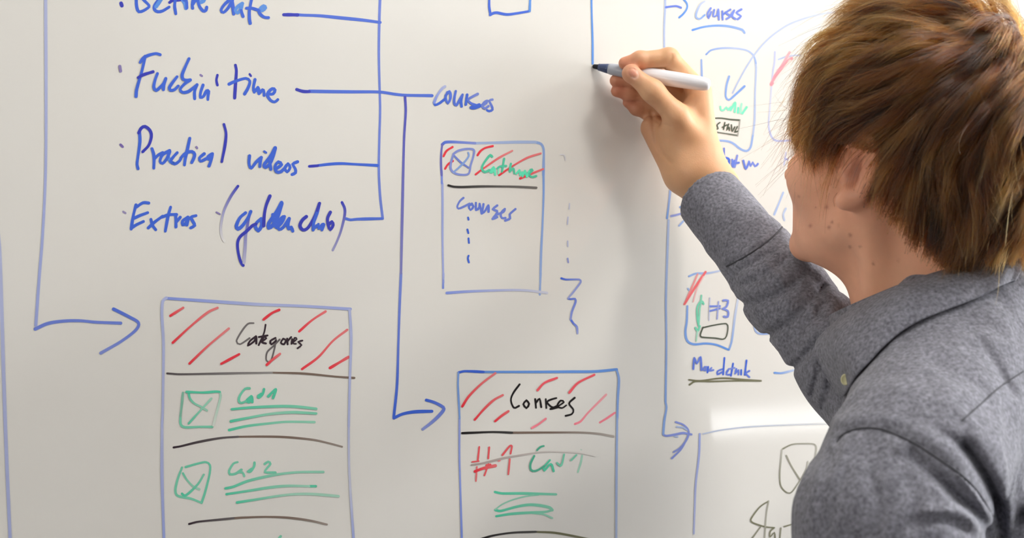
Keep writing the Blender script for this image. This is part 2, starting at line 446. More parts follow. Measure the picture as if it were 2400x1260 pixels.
ink('connector_line', board, 'blue connector joining the four written lines', [
    ('Z', 'blue', 6, '891,-8 889,50 888,130 890,215 891,260 889,330 888,400 891,460 897,512', .85), ('E', 'navy', 8, '260,138 330,138 390,140'), ('E', 'blue', 7.5, '390,138 440,142 600,148 800,168 1000,188 1165,210', .95),
    ('E', 'navy', 7.5, '382,838 440,856 500,858'), ('E', 'blue', 7.5, '500,855 700,858 900,860 1160,862 1300,882 1400,892 1650,896', .95), ('C', 'navy', 6.5, '1900,478 1980,472'), ('C', 'blue', 6.5, '1980,470 2100,457 2200,452 2300,457 2540,470'),
    ('D', 'blue', 7, '1770,492 1820,506 1900,498 2215,490', .95)])
ink('drawn_arrow', board, 'blue arrow dropping to the box titled Courses', [
    ('Z', 'navy', 6, '949.5,227 951,262 947,330 943,500 940,640', .95, .75), ('Z', 'blue', 6, '940,640 936.5,722 933.5,815 930.6,902 923,976', .8, 1), ('K', 'blue', 7.5, '80,1162 150,1130 250,1112 385,1108'),
    ('K', 'blue', 7.5, '340,1018 400,1035 460,1065 482,1090 440,1145 380,1200 312,1252', 1, .7)])
ink('drawn_arrow', board, 'pale blue arrow at the left edge, pointing to the box titled Categories', [
    ('Z', 'peri', 7, '107,-8 108,200 107,400 100,550 92,650 84,762', .55, .75), ('F', 'blue', 7.5, '220,295 300,260 400,245 500,243 600,252 755,258', .85), ('F', 'blue', 7.5, '710,170 800,215 865,255 850,300 760,370 630,445', .95, .75)])
ink('drawn_line', board, 'faint blue line along the left edge', [('Z', 'peri', 8, '-30,300 -3,560 2,660 8,860 15,1060 25,1290', .5, .65)])
ink('drawn_box', board, 'open-topped blue square above the word courses', [
    ('S', 'blue', 5.5, '225,-12 225,80 240,168'), ('S', 'blue', 6, '235,168 270,148 310,142 420,162 530,150 678,125'), ('S', 'sky', 5.5, '685,-12 680,125')])
ink('drawn_line', board, 'fresh blue line ending at the marker tip', [('S', 'sky', 4.6, '1375,-12 1378,150 1383,300 1388,500 1388,715', 1)])
ink('written_word', board, 'blue handwriting reading courses beside the connector', [
    ('I', 'peri', 6, '378,15 340,42 270,140 225,240', .6, 1), ('I', 'blue', 6, '225,240 240,275 300,250 380,190'), ('I', 'blue', 6, '440,85 390,140 392,200 420,250 455,180 450,100 412,98', .95), ('I', 'blue', 6, '530,80 510,180 510,255 540,275 580,210 625,130', .95),
    ('I', 'blue', 6, '625,130 605,220 612,295'), ('I', 'blue', 6, '690,130 680,200 672,268'), ('I', 'blue', 6, '838,120 760,160 702,200 740,250 830,285', .8, 1), ('I', 'blue', 7, '860,270 745,310 800,315 900,280'),
    ('I', 'blue', 6, '900,285 960,250 970,215 930,240 905,290 940,325 990,290', .85), ('I', 'blue', 6, '1045,200 1000,215 1030,280 1045,340 1000,362 970,350', .8, 1)])
# screen sketch in the middle
o = ink('screen_sketch', board, 'blue outlined screen sketch headed Cat name', [
    ('I', 'blue', 6.5, '340,832 380,800 500,795 800,812', .95, .75), ('I', 'sky', 6.5, '800,812 1100,805 1400,797 1650,797', .6, .6), ('I', 'sky', 6, '1650,797 1730,825 1765,900 1765,1100 1762,1262', .75), ('I', 'navy', 5, '340,832 325,950 322,1100 330,1262', .85),
    ('J', 'peri', 5, '265,0 268,140', 1), ('J', 'peri', 5, '273,145 275,400 275,800 285,1258', .75), ('K', 'peri', 5, '477,0 475,118', .8, 1), ('J', 'sky', 5, '1410,0 1412,250 1400,600 1385,900 1375,1258', .85, .7), ('K', 'sky', 4.5, '1260,0 1252,172', .7),
    ('K', 'peri', 6, '505,158 700,145 1000,135 1150,138 1310,158', .95, .3)])
ink('hatching', o, 'red hatching strokes', [
    ('I', 'red', 5, '358,995 400,920 485,865'), ('I', 'red', 5, '380,1170 420,1110 490,1062'), ('I', 'red', 5, '838,980 870,930 940,880 1050,852'), ('I', 'red', 4.6, '810,1250 880,1195 1000,1110 1150,1010 1325,918', 1, .7),
    ('I', 'red', 4.6, '1140,1262 1280,1165 1400,1090 1550,1010 1725,955', 1, .75), ('Z', 'red', 5, '1219,418 1245,407 1273,396', 1, .8)])
ink('picture_icon', o, 'small blue crossed box', [
    ('I', 'blue', 5, '500,960 560,920 660,895 760,895 790,920 770,1020 740,1120 710,1240 600,1255 510,1230 462,1180 460,1100 498,960', .75), ('I', 'blue', 4.5, '505,985 600,1080 710,1155', .85), ('I', 'sky', 4.5, '705,945 715,990 640,1090 500,1220', .8)])
ink('heading', o, 'green handwriting reading Cat name', [
    ('I', 'green', 5.5, '1040,1000 1015,980 960,1040 905,1130 900,1180 940,1218 1000,1190'), ('I', 'mint', 5.5, '1062,1150 1010,1208 1040,1222 1070,1160 1085,1255'), ('I', 'mint', 4, '1128,1165 1128,1240', .8), ('I', 'green', 5, '1210,1030 1190,1150 1180,1212'),
    ('I', 'green', 5, '1115,1165 1150,1140 1240,1130'), ('I', 'green', 5, '1305,1100 1290,1210 1340,1160 1352,1235'), ('I', 'mint', 5, '1425,1190 1382,1240 1425,1200 1438,1262'), ('I', 'mint', 5, '1462,1220 1470,1280 1502,1200 1530,1280 1558,1210'),
    ('I', 'green', 5, '1565,1235 1612,1190 1580,1185 1562,1250 1600,1288 1660,1272')])
ink('divider_line', o, 'black divider', [('J', 'jet', 5, '340,163 400,178 500,182 700,175 900,175 1100,178 1330,190', 1, .8)])
ink('written_word', o, 'blue handwriting reading courses inside the screen', [
    ('J', 'blue', 5, '510,305 470,340 440,400 455,425 520,400 578,368', .85), ('J', 'blue', 5.5, '605,370 570,400 590,440 622,402 600,375', .9), ('J', 'blue', 5.5, '650,360 652,440 690,410 692,372 715,480', .9), ('J', 'blue', 5.5, '735,375 722,478 760,440 790,390 792,460', .9),
    ('J', 'blue', 6, '890,390 840,432 888,452 880,490 840,540 890,520', .85), ('J', 'blue', 5.5, '895,490 960,460 975,430 930,480 942,530 982,530', .85), ('J', 'blue', 5.5, '1095,430 1030,490 1035,535 980,560', .85)])
ink('dotted_line', o, 'four blue dots', [('J', 'blue', 4.5, '562,525 568,550'), ('J', 'blue', 4.5, '555,660 565,700'), ('J', 'blue', 4.5, '567,760 572,810'), ('J', 'blue', 4.5, '568,955 560,985 572,1030')])
o = ink('curly_bracket', board, 'blue curly bracket right of the middle screen sketch', [
    ('K', 'blue', 4.5, '1425,40 1460,50 1570,50 1582,68 1530,140 1480,200', 1, .6, .7), ('K', 'blue', 5, '1480,203 1500,208 1535,205 1540,230 1510,310 1500,370', .9, .7), ('K', 'blue', 5, '1500,370 1525,405 1550,430 1555,482', 1, .6)])
ink('dash', o, None, [
    ('J', 'peri', 3, '1703,370 1700,430', .35), ('J', 'peri', 3, '1687,520 1680,600', .45), ('J', 'peri', 3, '1683,790 1685,850', .5), ('J', 'blue', 3.5, '1683,985 1690,1030', .7), ('I', 'peri', 3, '2000,972 2055,980 2070,1050', .18)])
# Categories sketch, lower left
o = ink('screen_sketch', board, 'blue outlined screen sketch titled Categories', [
    ('F', 'peri', 7, '1045,103 1300,120 1600,140 1900,152 2190,170', .95, .75, .6), ('F', 'peri', 6.5, '1040,100 1018,120 1012,200 1022,400 1017,800 1013,902', .6), ('Z', 'peri', 7, '380,998 380,1123 385,1280', .55, .8),
    ('F', 'peri', 6, '2185,175 2195,350 2187,600 2180,902', .6), ('Z', 'peri', 5.5, '817.5,998 818,1081 821.5,1154 830,1280', .55, .8, .35)])
ink('hatching', o, 'red hatching strokes', [
    ('F', 'red', 6, '1065,212 1145,162', 1, .8), ('F', 'red', 5.5, '1080,380 1200,270 1300,190 1360,162', 1, .75), ('F', 'red', 5.5, '1185,510 1300,400 1430,292', 1, .7), ('F', 'red', 6, '1383,512 1495,452'), ('F', 'red', 6, '1648,235 1700,195 1745,175'),
    ('F', 'red', 6, '1668,518 1705,485 1750,450', 1, .8), ('F', 'red', 5.5, '1870,310 1950,240 2035,185', 1, .8), ('F', 'red', 5.5, '1888,545 1990,470 2080,370 2170,300', 1, .75), ('F', 'red', 6.5, '2063,538 2178,470', 1, .85)])
ink('heading', o, 'black handwriting reading Categories', [
    ('F', 'black', 4.2, '1585,258 1550,262 1510,310 1478,370 1500,390 1560,352', .8), ('F', 'black', 4.8, '1600,340 1562,370 1550,398 1590,370 1602,345 1602,385'), ('F', 'black', 4.2, '1660,268 1650,320 1617,395'), ('F', 'black', 4.8, '1618,345 1672,335'),
    ('F', 'black', 4.8, '1640,370 1665,352 1650,345 1635,375 1662,385'), ('F', 'black', 4.8, '1722,350 1690,370 1697,390 1725,368'), ('F', 'black', 4, '1725,360 1715,420 1690,500 1665,490 1670,440 1710,400 1748,360', .85), ('F', 'black', 4.5, '1770,355 1755,380 1775,390 1787,365 1770,355'),
    ('F', 'black', 4.5, '1795,355 1798,390'), ('F', 'black', 4.5, '1798,370 1820,345'), ('F', 'black', 4.5, '1826,358 1822,387'), ('F', 'black', 4, '1835,375 1855,357 1842,350 1832,383 1850,387'), ('F', 'black', 4.2, '1890,367 1865,375 1884,395 1860,415')])
ink('divider_line', o, 'brownish black divider below the heading', [('F', 'black', 4.8, '1045,572 1130,577 1400,572 1700,567', .95, .65), ('F', 'brown', 4.8, '1700,567 1900,573 2100,592 2215,600', 1, 1)])
ink('picture_icon', o, 'green crossed box of the first card', [
    ('G', 'teal', 5.5, '330,335 320,450 302,600', .8), ('G', 'green', 5.5, '302,600 305,690 350,722 520,718 660,718', .85), ('G', 'green', 5.5, '370,325 560,332 700,322 745,325', 1), ('G', 'green', 5.5, '745,325 755,370 720,520 672,700', .6, .15), ('G', 'green', 5, '395,340 410,400 460,455 540,495 600,535', 1, .6), ('G', 'green', 5, '650,400 540,520 395,680', .6, .95)])
ink('card_text', o, 'green handwriting reading Card 1 over three ruled strokes', [
    ('G', 'green', 5.5, '1080,285 1030,290 970,370 960,430 990,450 1040,430', .9), ('G', 'green', 6.5, '1100,375 1050,420 1072,440 1108,385 1110,440'), ('G', 'green', 6, '1242,295 1228,350 1185,390 1178,372 1212,348'), ('G', 'green', 6, '1290,375 1375,295 1345,392'),
    ('G', 'green', 6, '880,520 1100,500 1400,487 1600,490 1830,515', 1, .8), ('G', 'green', 6, '870,655 1050,620 1300,575 1550,555 1700,560 1830,568', 1, .85, .7), ('G', 'green', 6, '850,755 1050,710 1300,680 1500,662 1810,665', 1, .7, .8)])
ink('divider_line', o, 'arched dark divider under the first card', [('G', 'black', 5.4, '225,950 300,938 500,890 750,845 950,830', 1, .85), ('G', 'brown', 5, '950,830 1250,828 1500,835 1800,865 1980,905 2120,942', 1.2, .8)])
ink('picture_icon', o, 'green crossed box of the second card', [
    ('H', 'green', 5.5, '320,465 270,600 245,720 260,775 310,795 420,815 540,862', .85), ('H', 'green', 5.5, '540,862 580,740 630,540 635,440 590,405 500,420 360,460', .9), ('H', 'green', 5, '330,530 380,610 450,680 515,710', .9, .6), ('H', 'green', 5.5, '565,545 500,650 400,750 350,782 320,760', .8, 1)])
ink('card_text', o, 'green handwriting reading Card 2 over three ruled strokes', [
    ('H', 'green', 5.5, '945,405 900,420 850,500 860,540 920,535 985,490', .85), ('H', 'green', 5.5, '990,490 955,520 1000,520 1020,560', .85), ('H', 'green', 5.5, '1135,410 1132,450 1092,512 1060,510 1105,478', .9), ('H', 'green', 5.5, '1250,425 1290,400 1315,425 1270,480 1255,518 1370,522', .85),
    ('H', 'green', 6, '810,700 900,680 1050,620 1250,570 1450,535 1650,517 1910,515', 1, .7, .75), ('H', 'green', 6, '820,765 1050,730 1300,690 1500,672 1750,675', 1, .6), ('H', 'green', 6, '1750,675 1825,675', .95), ('H', 'green', 6, '940,858 1150,825 1400,785 1600,765 1800,765 2080,788', 1, .55, .6)])
ink('divider_line', o, 'arched dark divider under the second card', [('H', 'black', 5, '400,1100 500,1075 750,1050 900,1035', 1, .85), ('H', 'brown', 5, '900,1035 1000,1028 1250,1020 1500,1028 1750,1060 1950,1105', 1.25, .8), ('H', 'green', 6, '1400,1275 1430,1238', .8)])
# Courses sketch, lower middle
o = ink('screen_sketch', board, 'blue outlined screen sketch titled Courses', [
    ('K', 'blue', 6, '600,797 650,786 800,792', 1), ('K', 'sky', 6, '800,792 1200,792 1500,790 1700,788 1870,772', .95), ('K', 'sky', 5.5, '1870,772 1888,850 1880,1000 1875,1166', .8), ('K', 'sky', 4.8, '598,800 595,900 605,1100 608,1166', .85),
    ('Z', 'peri', 4.6, '1077,980 1077,1069 1079.5,1158 1083,1280', .8, 1), ('L', 'sky', 5, '2010,0 2003,600 2000,1280', .7, .5)])
ink('hatching', o, 'red hatching strokes', [
    ('K', 'red', 5.5, '630,1068 680,990 780,890 895,802', 1, .75), ('K', 'red', 5.5, '730,1175 800,1095 880,1020 955,978', 1, .8), ('K', 'red', 5.5, '893,1188 945,1145 1000,1108', 1, .85), ('K', 'rose', 5.5, '1235,938 1290,880 1390,840'), ('K', 'rose', 5.5, '1490,958 1560,880 1690,815'),
    ('K', 'pink', 5, '1190,1242 1245,1210 1300,1168'), ('K', 'pink', 5, '1535,1210 1580,1190 1640,1120 1785,975', 1, .7), ('K', 'pink', 5, '1735,1198 1790,1165 1855,1120')])
ink('heading', o, 'black handwriting reading Courses', [
    ('K', 'jet', 4.5, '1090,892 1040,960 1020,1020 1045,1080 1085,1065'), ('K', 'jet', 4.8, '1145,1020 1120,1050 1145,1082 1166,1048 1145,1020'), ('K', 'jet', 4.5, '1215,1010 1222,1080'), ('K', 'jet', 4.5, '1222,1040 1250,1008 1264,1075'), ('K', 'jet', 4.2, '1300,1010 1305,1082'),
    ('K', 'jet', 4.5, '1385,1002 1340,1015 1310,1035 1345,1072 1380,1078'), ('K', 'jet', 5, '1385,1068 1338,1090 1400,1075'), ('K', 'jet', 4.2, '1395,1070 1445,1035 1420,1022 1392,1065 1430,1082 1465,1060'), ('K', 'jet', 4.5, '1532,1000 1488,1045 1522,1095 1510,1130 1460,1145')])
ink('divider_line', o, 'black divider below the heading', [('L', 'jet', 5.2, '375,155 500,150 700,143 900,150', 1, .95), ('L', 'brown', 5.2, '900,150 1300,148 1600,148 1800,160 1970,190', 1.25, .6)])
ink('card_text', o, 'red number sign and one beside green handwriting, struck through', [
    ('L', 'red', 4.5, '555,300 540,440', .9), ('L', 'red', 4, '530,510 520,660', .8), ('L', 'red', 4.5, '660,305 650,420', .9), ('L', 'red', 4, '652,480 630,545 610,600', .9), ('L', 'red', 3.5, '480,458 550,450', .9), ('L', 'red', 7, '510,558 600,525 725,498', 1, .8), ('L', 'red', 5, '632,492 672,486', .9),
    ('L', 'red', 4.5, '800,385 880,287 900,292 885,370', .9), ('L', 'red', 4.5, '877,430 862,588', .85), ('L', 'rose', 3, '755,450 775,445', .8), ('L', 'grey', 4.5, '475,490 600,470 800,420 1000,385', 1, .75), ('L', 'grey', 3.5, '1000,385 1200,355 1350,350 1600,360 1780,395', .75, .08),
    ('L', 'teal', 4.5, '1235,290 1200,300 1165,335'), ('L', 'teal', 4.8, '1135,395 1095,480 1100,540 1140,555 1200,530 1240,500'), ('L', 'green', 4.8, '1300,440 1240,510 1242,550 1310,480 1340,555'), ('L', 'green', 4.5, '1450,380 1430,470 1412,500 1375,468', .85), ('L', 'green', 4.5, '1525,440 1580,385', .8),
    ('L', 'green', 4.5, '1640,390 1625,470 1595,565', .6), ('L', 'teal', 3, '1626,329 1634,331', .4)])
ink('squiggle', o, 'green zigzag scribble', [
    ('L', 'green', 6, '720,775 800,790 1000,790 1200,795 1365,800', 1, .8), ('L', 'green', 3.5, '1180,805 1050,820 900,860 790,910 725,960', .7), ('L', 'green', 6.5, '725,965 780,975 950,930 1080,910 1200,918 1300,940 1325,965', 1, .75), ('L', 'green', 6, '1325,965 1250,985 1100,992 900,1005 735,1030', .75, 1), ('L', 'green', 4.5, '1100,995 1230,1010 1325,1050', .85, .6)])
ink('divider_line', o, 'arched black divider at the bottom', [('L', 'jet', 5, '560,1275 700,1235 900,1205 1150,1195', 1, .9), ('L', 'olive', 5, '1150,1195 1350,1205 1550,1240 1730,1275', 1.2, .9)])
# right part of the board
ink('drawn_line', board, 'pale blue vertical line with arrows behind the writing hand', [
    ('Z', 'sky', 5, '1559,-8 1559,20 1557,60 1557,109 1560,200 1565,300 1571,400 1572,433', .55, .6), ('R', 'sky', 5, '185,300 165,500 135,750', .65, .9), ('Z', 'sky', 5, '1567,516 1564,600 1561,702 1562,803 1560,940', .55, .8),
    ('M', 'blue', 5, '405,85 470,75 530,72 580,90', .9), ('M', 'sky', 4.5, '600,-20 650,40 650,100 610,160 560,205', 1), ('R', 'blue', 5, '190,720 280,700 380,665', .7), ('R', 'sky', 5, '310,600 380,625 418,650 400,700', .85), ('R', 'sky', 4.5, '295,850 350,790', .7),
    ('P', 'sky', 5, '235,0 245,60 225,180 215,300', .8), ('P', 'blue', 5.5, '215,305 240,318 330,305 400,292 475,305', .75), ('P', 'blue', 4.5, '330,190 400,215 445,262 448,310 420,370 370,430 310,468', .75), ('P', 'blue', 4.5, '295,525 380,440 430,350 450,300', .75), ('P', 'sky', 4, '340,235 400,242 430,262', .6), ('P', 'sky', 3, '320,325 350,328', .6)])
ink('written_word', board, 'underlined blue word Courses at the top', [
    ('M', 'sky', 4.5, '860,15 810,50 765,140 758,200 800,222 860,175', .4, .9), ('M', 'blue', 4.5, '930,95 892,160 905,212 935,140', .85), ('M', 'blue', 4.5, '970,115 960,190 1000,180 1018,110 1025,230', .85), ('M', 'blue', 4.5, '1065,130 1070,230', .9), ('M', 'blue', 4.5, '1070,175 1110,140', .9),
    ('M', 'blue', 5, '1160,112 1110,150 1160,190 1112,222', .85), ('M', 'blue', 5, '1150,200 1205,120 1180,190 1220,222', .85), ('M', 'blue', 5.5, '1288,110 1230,150 1282,190 1245,225', .85), ('M', 'sky', 5.5, '715,352 850,315 1000,300 1150,310 1300,350 1325,385', 1, .75)])
o = ink('screen_sketch', board, 'pale blue rounded screen sketch with a check mark, beside the pen', [
    ('M', 'sky', 4.5, '875,638 930,590 1050,565 1200,565 1350,590 1430,650 1460,740', .85, .7, .5), ('N', 'sky', 4.5, '548,175 555,260 545,500 540,760 525,900', .5, .55), ('N', 'sky', 5, '525,900 500,1030 460,1065 400,1045 320,985 240,965 100,962', .75), ('M', 'sky', 4.5, '820,700 825,890 828,1000', .75)])
ink('check_mark', o, 'pale blue check mark and the long curve leading to it', [
    ('M', 'sky', 4, '2600,110 2400,140 2200,170 2000,225 1800,310 1600,460 1450,630 1350,780 1260,940 1185,1090', .35, .55), ('M', 'sky', 5, '1145,895 1115,1000 1105,1130 1140,1170 1200,1125 1325,1010', .8, .9)])
ink('lettering', o, 'green, black and blue words in and under the sketch', [
    ('N', 'mint', 4.5, '203,628 212,665 240,660 262,635 280,662', .85), ('N', 'mint', 5.5, '285,655 312,632 305,662 350,590 345,680', .9), ('N', 'mint', 4.5, '380,640 375,690'), ('N', 'mint', 4.5, '412,600 400,690', .7), ('N', 'mint', 5.5, '420,695 462,635', .9),
    ('N', 'moss', 3.6, '90,748 200,742 300,755 395,762'), ('N', 'moss', 3, '130,750 128,870', .6), ('N', 'moss', 3.4, '130,875 230,890 370,912', .9), ('N', 'moss', 3, '397,765 375,915', .6), ('N', 'moss', 3.2, '200,785 170,810 182,845 168,850'), ('N', 'moss', 3.2, '248,785 235,852'), ('N', 'moss', 3.2, '222,832 268,808'),
    ('N', 'moss', 3.2, '285,800 265,860 292,828 292,862'), ('N', 'moss', 3.2, '312,808 320,872 345,828'), ('N', 'moss', 3.2, '370,825 345,880 372,870'),
    ('N', 'blue', 4, '150,1040 165,1028 195,1018', .7), ('N', 'blue', 4.5, '240,1040 240,1130', .85), ('N', 'blue', 5.5, '205,1130 270,1135 290,1150 280,1220'), ('N', 'blue', 5, '320,1150 327,1220 342,1160', .9), ('N', 'blue', 5, '370,1110 345,1222', .8), ('N', 'blue', 5, '318,1192 385,1180', .9),
    ('N', 'blue', 5, '430,1160 440,1200 455,1240 482,1185', .9), ('N', 'blue', 5, '485,1170 500,1212 522,1178 545,1218 572,1192', .85)])
ink('screen_sketch', board, 'pale blue screen sketch with a red slash, partly behind the hair', [
    ('N', 'peri', 4, '740,90 735,200 720,290 705,450 690,650 680,820 710,930 760,965 890,962', .55, .75, .35), ('N', 'sky', 4, '775,165 830,145 930,125 990,125', .5), ('N', 'pink', 7, '705,415 740,330 810,230 885,95', 1, .7), ('N', 'pink', 8, '705,410 780,280 850,200 905,155', .9, .9), ('N', 'pink', 6, '740,390 800,300 890,180', .2),
    ('N', 'blue', 4, '850,1080 830,1200', .4), ('N', 'blue', 4, '840,1140 865,1150', .6), ('R', 'sky', 4.5, '1690,405 1640,530 1570,700', .6), ('R', 'sky', 4.5, '1725,620 1690,700 1705,775', .5)])
o = ink('screen_sketch', board, 'blue screen sketch numbered 3 with a small black button, below the cuff', [
    ('O', 'sky', 4.5, '295,185 360,160 480,155 620,125', .8, .4), ('O', 'sky', 5, '280,460 275,600 262,700 280,780 340,812 450,805 550,818 660,862', .8, 1), ('O', 'sky', 4.8, '665,862 690,780 720,550 750,380', .85, .3), ('O', 'sky', 4, '285,298 296,312', .7)])
ink('lettering', o, 'red, green, blue and black marks inside the sketch', [
    ('O', 'red', 4, '250,445 320,290 375,165', .8, .6), ('O', 'red', 5.5, '255,440 350,290 448,145', .85), ('O', 'rose', 3, '335,420 370,300 430,190', .5, .3), ('O', 'green', 4, '410,362 405,420', .8), ('O', 'green', 4.5, '430,440 410,412 372,470 372,570 385,640', .9), ('O', 'green', 4, '385,640 395,480 412,415', .8),
    ('O', 'green', 5, '355,660 375,690 395,645', .9), ('O', 'green', 3.5, '372,690 362,780', .6), ('O', 'blue', 3, '488,385 480,590', .35), ('O', 'blue', 4.5, '490,462 580,460', .85), ('O', 'blue', 4.5, '490,505 580,482', .85), ('O', 'blue', 3.5, '568,420 555,578', .6),
    ('O', 'blue', 4.8, '612,408 655,410 640,468 605,485 655,505 652,558 618,556', .8), ('O', 'moss', 3, '420,660 530,635 640,622 655,660 640,740 610,765 540,755 410,745 400,722 425,655')])
ink('written_line', board, 'underlined blue handwriting reading More details', [
    ('O', 'blue', 4.5, '335,1040 345,938 368,990 402,930 410,1050', .9), ('O', 'blue', 4.5, '442,1020 425,1045 450,1052 456,1020', .85), ('O', 'blue', 4.5, '472,1020 465,1072'), ('O', 'blue', 4.5, '502,1030 480,1058 520,1050', .85), ('O', 'blue', 4.5, '622,938 610,1090'), ('O', 'blue', 4.5, '608,1040 560,1060 558,1090 602,1068', .9),
    ('O', 'blue', 4.5, '640,1072 662,1042 638,1090 672,1092', .9), ('O', 'blue', 4.5, '702,990 682,1102'), ('O', 'blue', 4, '660,1040 715,1030', .8), ('O', 'blue', 4.5, '732,1040 720,1082 752,1050 750,1092', .9), ('O', 'blue', 4.5, '777,1050 776,1092'), ('O', 'blue', 4.5, '826,962 810,1095'), ('O', 'blue', 4.5, '852,1058 820,1082 852,1115', .9),
    ('O', 'olive', 4, '295,1140 400,1148 600,1125 800,1138 960,1148'), ('O', 'olive', 4, '300,1185 350,1155 500,1155 700,1150 960,1150'), ('O', 'sky', 5, '1085,1075 1150,1078 1260,1052', 1, .5), ('O', 'sky', 4.5, '895,530 895,620 910,690 950,715 1030,712', .5, .8)])
o = ink('drawn_box', board, 'faint blue box beside the lower sleeve', [('P', 'peri', 4.5, '552,300 545,500 515,760 505,1000 497,1220', .8, .6), ('P', 'sky', 3.5, '580,300 750,265 1000,235 1400,215 1800,205', .45, .1)])
ink('shield_mark', o, 'olive shield outline with a V', [
    ('P', 'olive', 3.4, '1315,440 1400,398 1500,390 1615,400 1622,480 1605,560', .95, .5), ('P', 'olive', 3.2, '1310,445 1300,550 1290,680 1305,790 1385,845 1470,740 1530,640 1550,555', .6, .5, 1), ('P', 'olive', 3.4, '1350,500 1400,600 1475,720', .8)])
ink('lettering', o, 'dark olive handwriting reading Start', [
    ('P', 'olive', 3.4, '1187,918 1100,980 1022,1090 1040,1118 1150,1155 1240,1165'), ('P', 'olive', 3.2, '1110,1160 1030,1270', .9), ('P', 'olive', 3.2, '1187,920 1165,1050 1150,1270', .7), ('P', 'olive', 3.2, '1240,1165 1202,1200 1200,1250 1240,1210 1248,1270'),
    ('P', 'olive', 3.2, '1300,1168 1290,1270', .9), ('P', 'olive', 3.2, '1330,1155 1400,1135')])
# ---------------------------------------------------------------- implicit-surface modelling (numpy)
def dot3(a, b): return (a * b).sum(-1)


def cap(p, a, b, ra, rb=None):
    rb = ra if rb is None else rb
    a = np.asarray(a, np.float32); b = np.asarray(b, np.float32)
    ba = b - a; pa = p - a
    t = np.clip(pa @ ba / max(float(ba @ ba), 1e-12), 0, 1)
    q = pa - t[:, None] * ba
    return np.sqrt((q * q).sum(1)) - (ra + (rb - ra) * t)


def ell(p, c, r, ax=None):
    q = p - np.asarray(c, np.float32)
    if ax is not None: q = q @ np.asarray(ax, np.float32).T
    r = np.asarray(r, np.float32)
    k0 = np.sqrt(((q / r) ** 2).sum(1)); k1 = np.sqrt(((q / (r * r)) ** 2).sum(1))
    return k0 * (k0 - 1) / np.maximum(k1, 1e-6)


def smin(a, b, k):
    h = np.maximum(k - np.abs(a - b), 0) / k
    return np.minimum(a, b) - h * h * k * 0.25


def smax(a, b, k): return -smin(-a, -b, k)


def chain(p, pts, rs, k=0.004):
    d = cap(p, pts[0], pts[1], rs[0], rs[1])
    for i in range(1, len(pts) - 1):
        d = smin(d, cap(p, pts[i], pts[i + 1], rs[i], rs[i + 1]), k)
    return d


_rt = np.random.RandomState(7).rand(4096).astype(np.float32)


def vnoise(p):
    """value noise in 0..1"""
    i = np.floor(p).astype(np.int64); f = (p - i).astype(np.float32); f = f * f * (3 - 2 * f)
    def h(dx, dy, dz):
        return _rt[((i[:, 0] + dx) * 73856093 ^ (i[:, 1] + dy) * 19349663 ^ (i[:, 2] + dz) * 83492791) & 4095]
    x0 = h(0, 0, 0) * (1 - f[:, 0]) + h(1, 0, 0) * f[:, 0]; x1 = h(0, 1, 0) * (1 - f[:, 0]) + h(1, 1, 0) * f[:, 0]
    x2 = h(0, 0, 1) * (1 - f[:, 0]) + h(1, 0, 1) * f[:, 0]; x3 = h(0, 1, 1) * (1 - f[:, 0]) + h(1, 1, 1) * f[:, 0]
    y0 = x0 * (1 - f[:, 1]) + x1 * f[:, 1]; y1 = x2 * (1 - f[:, 1]) + x3 * f[:, 1]
    return y0 * (1 - f[:, 2]) + y1 * f[:, 2]


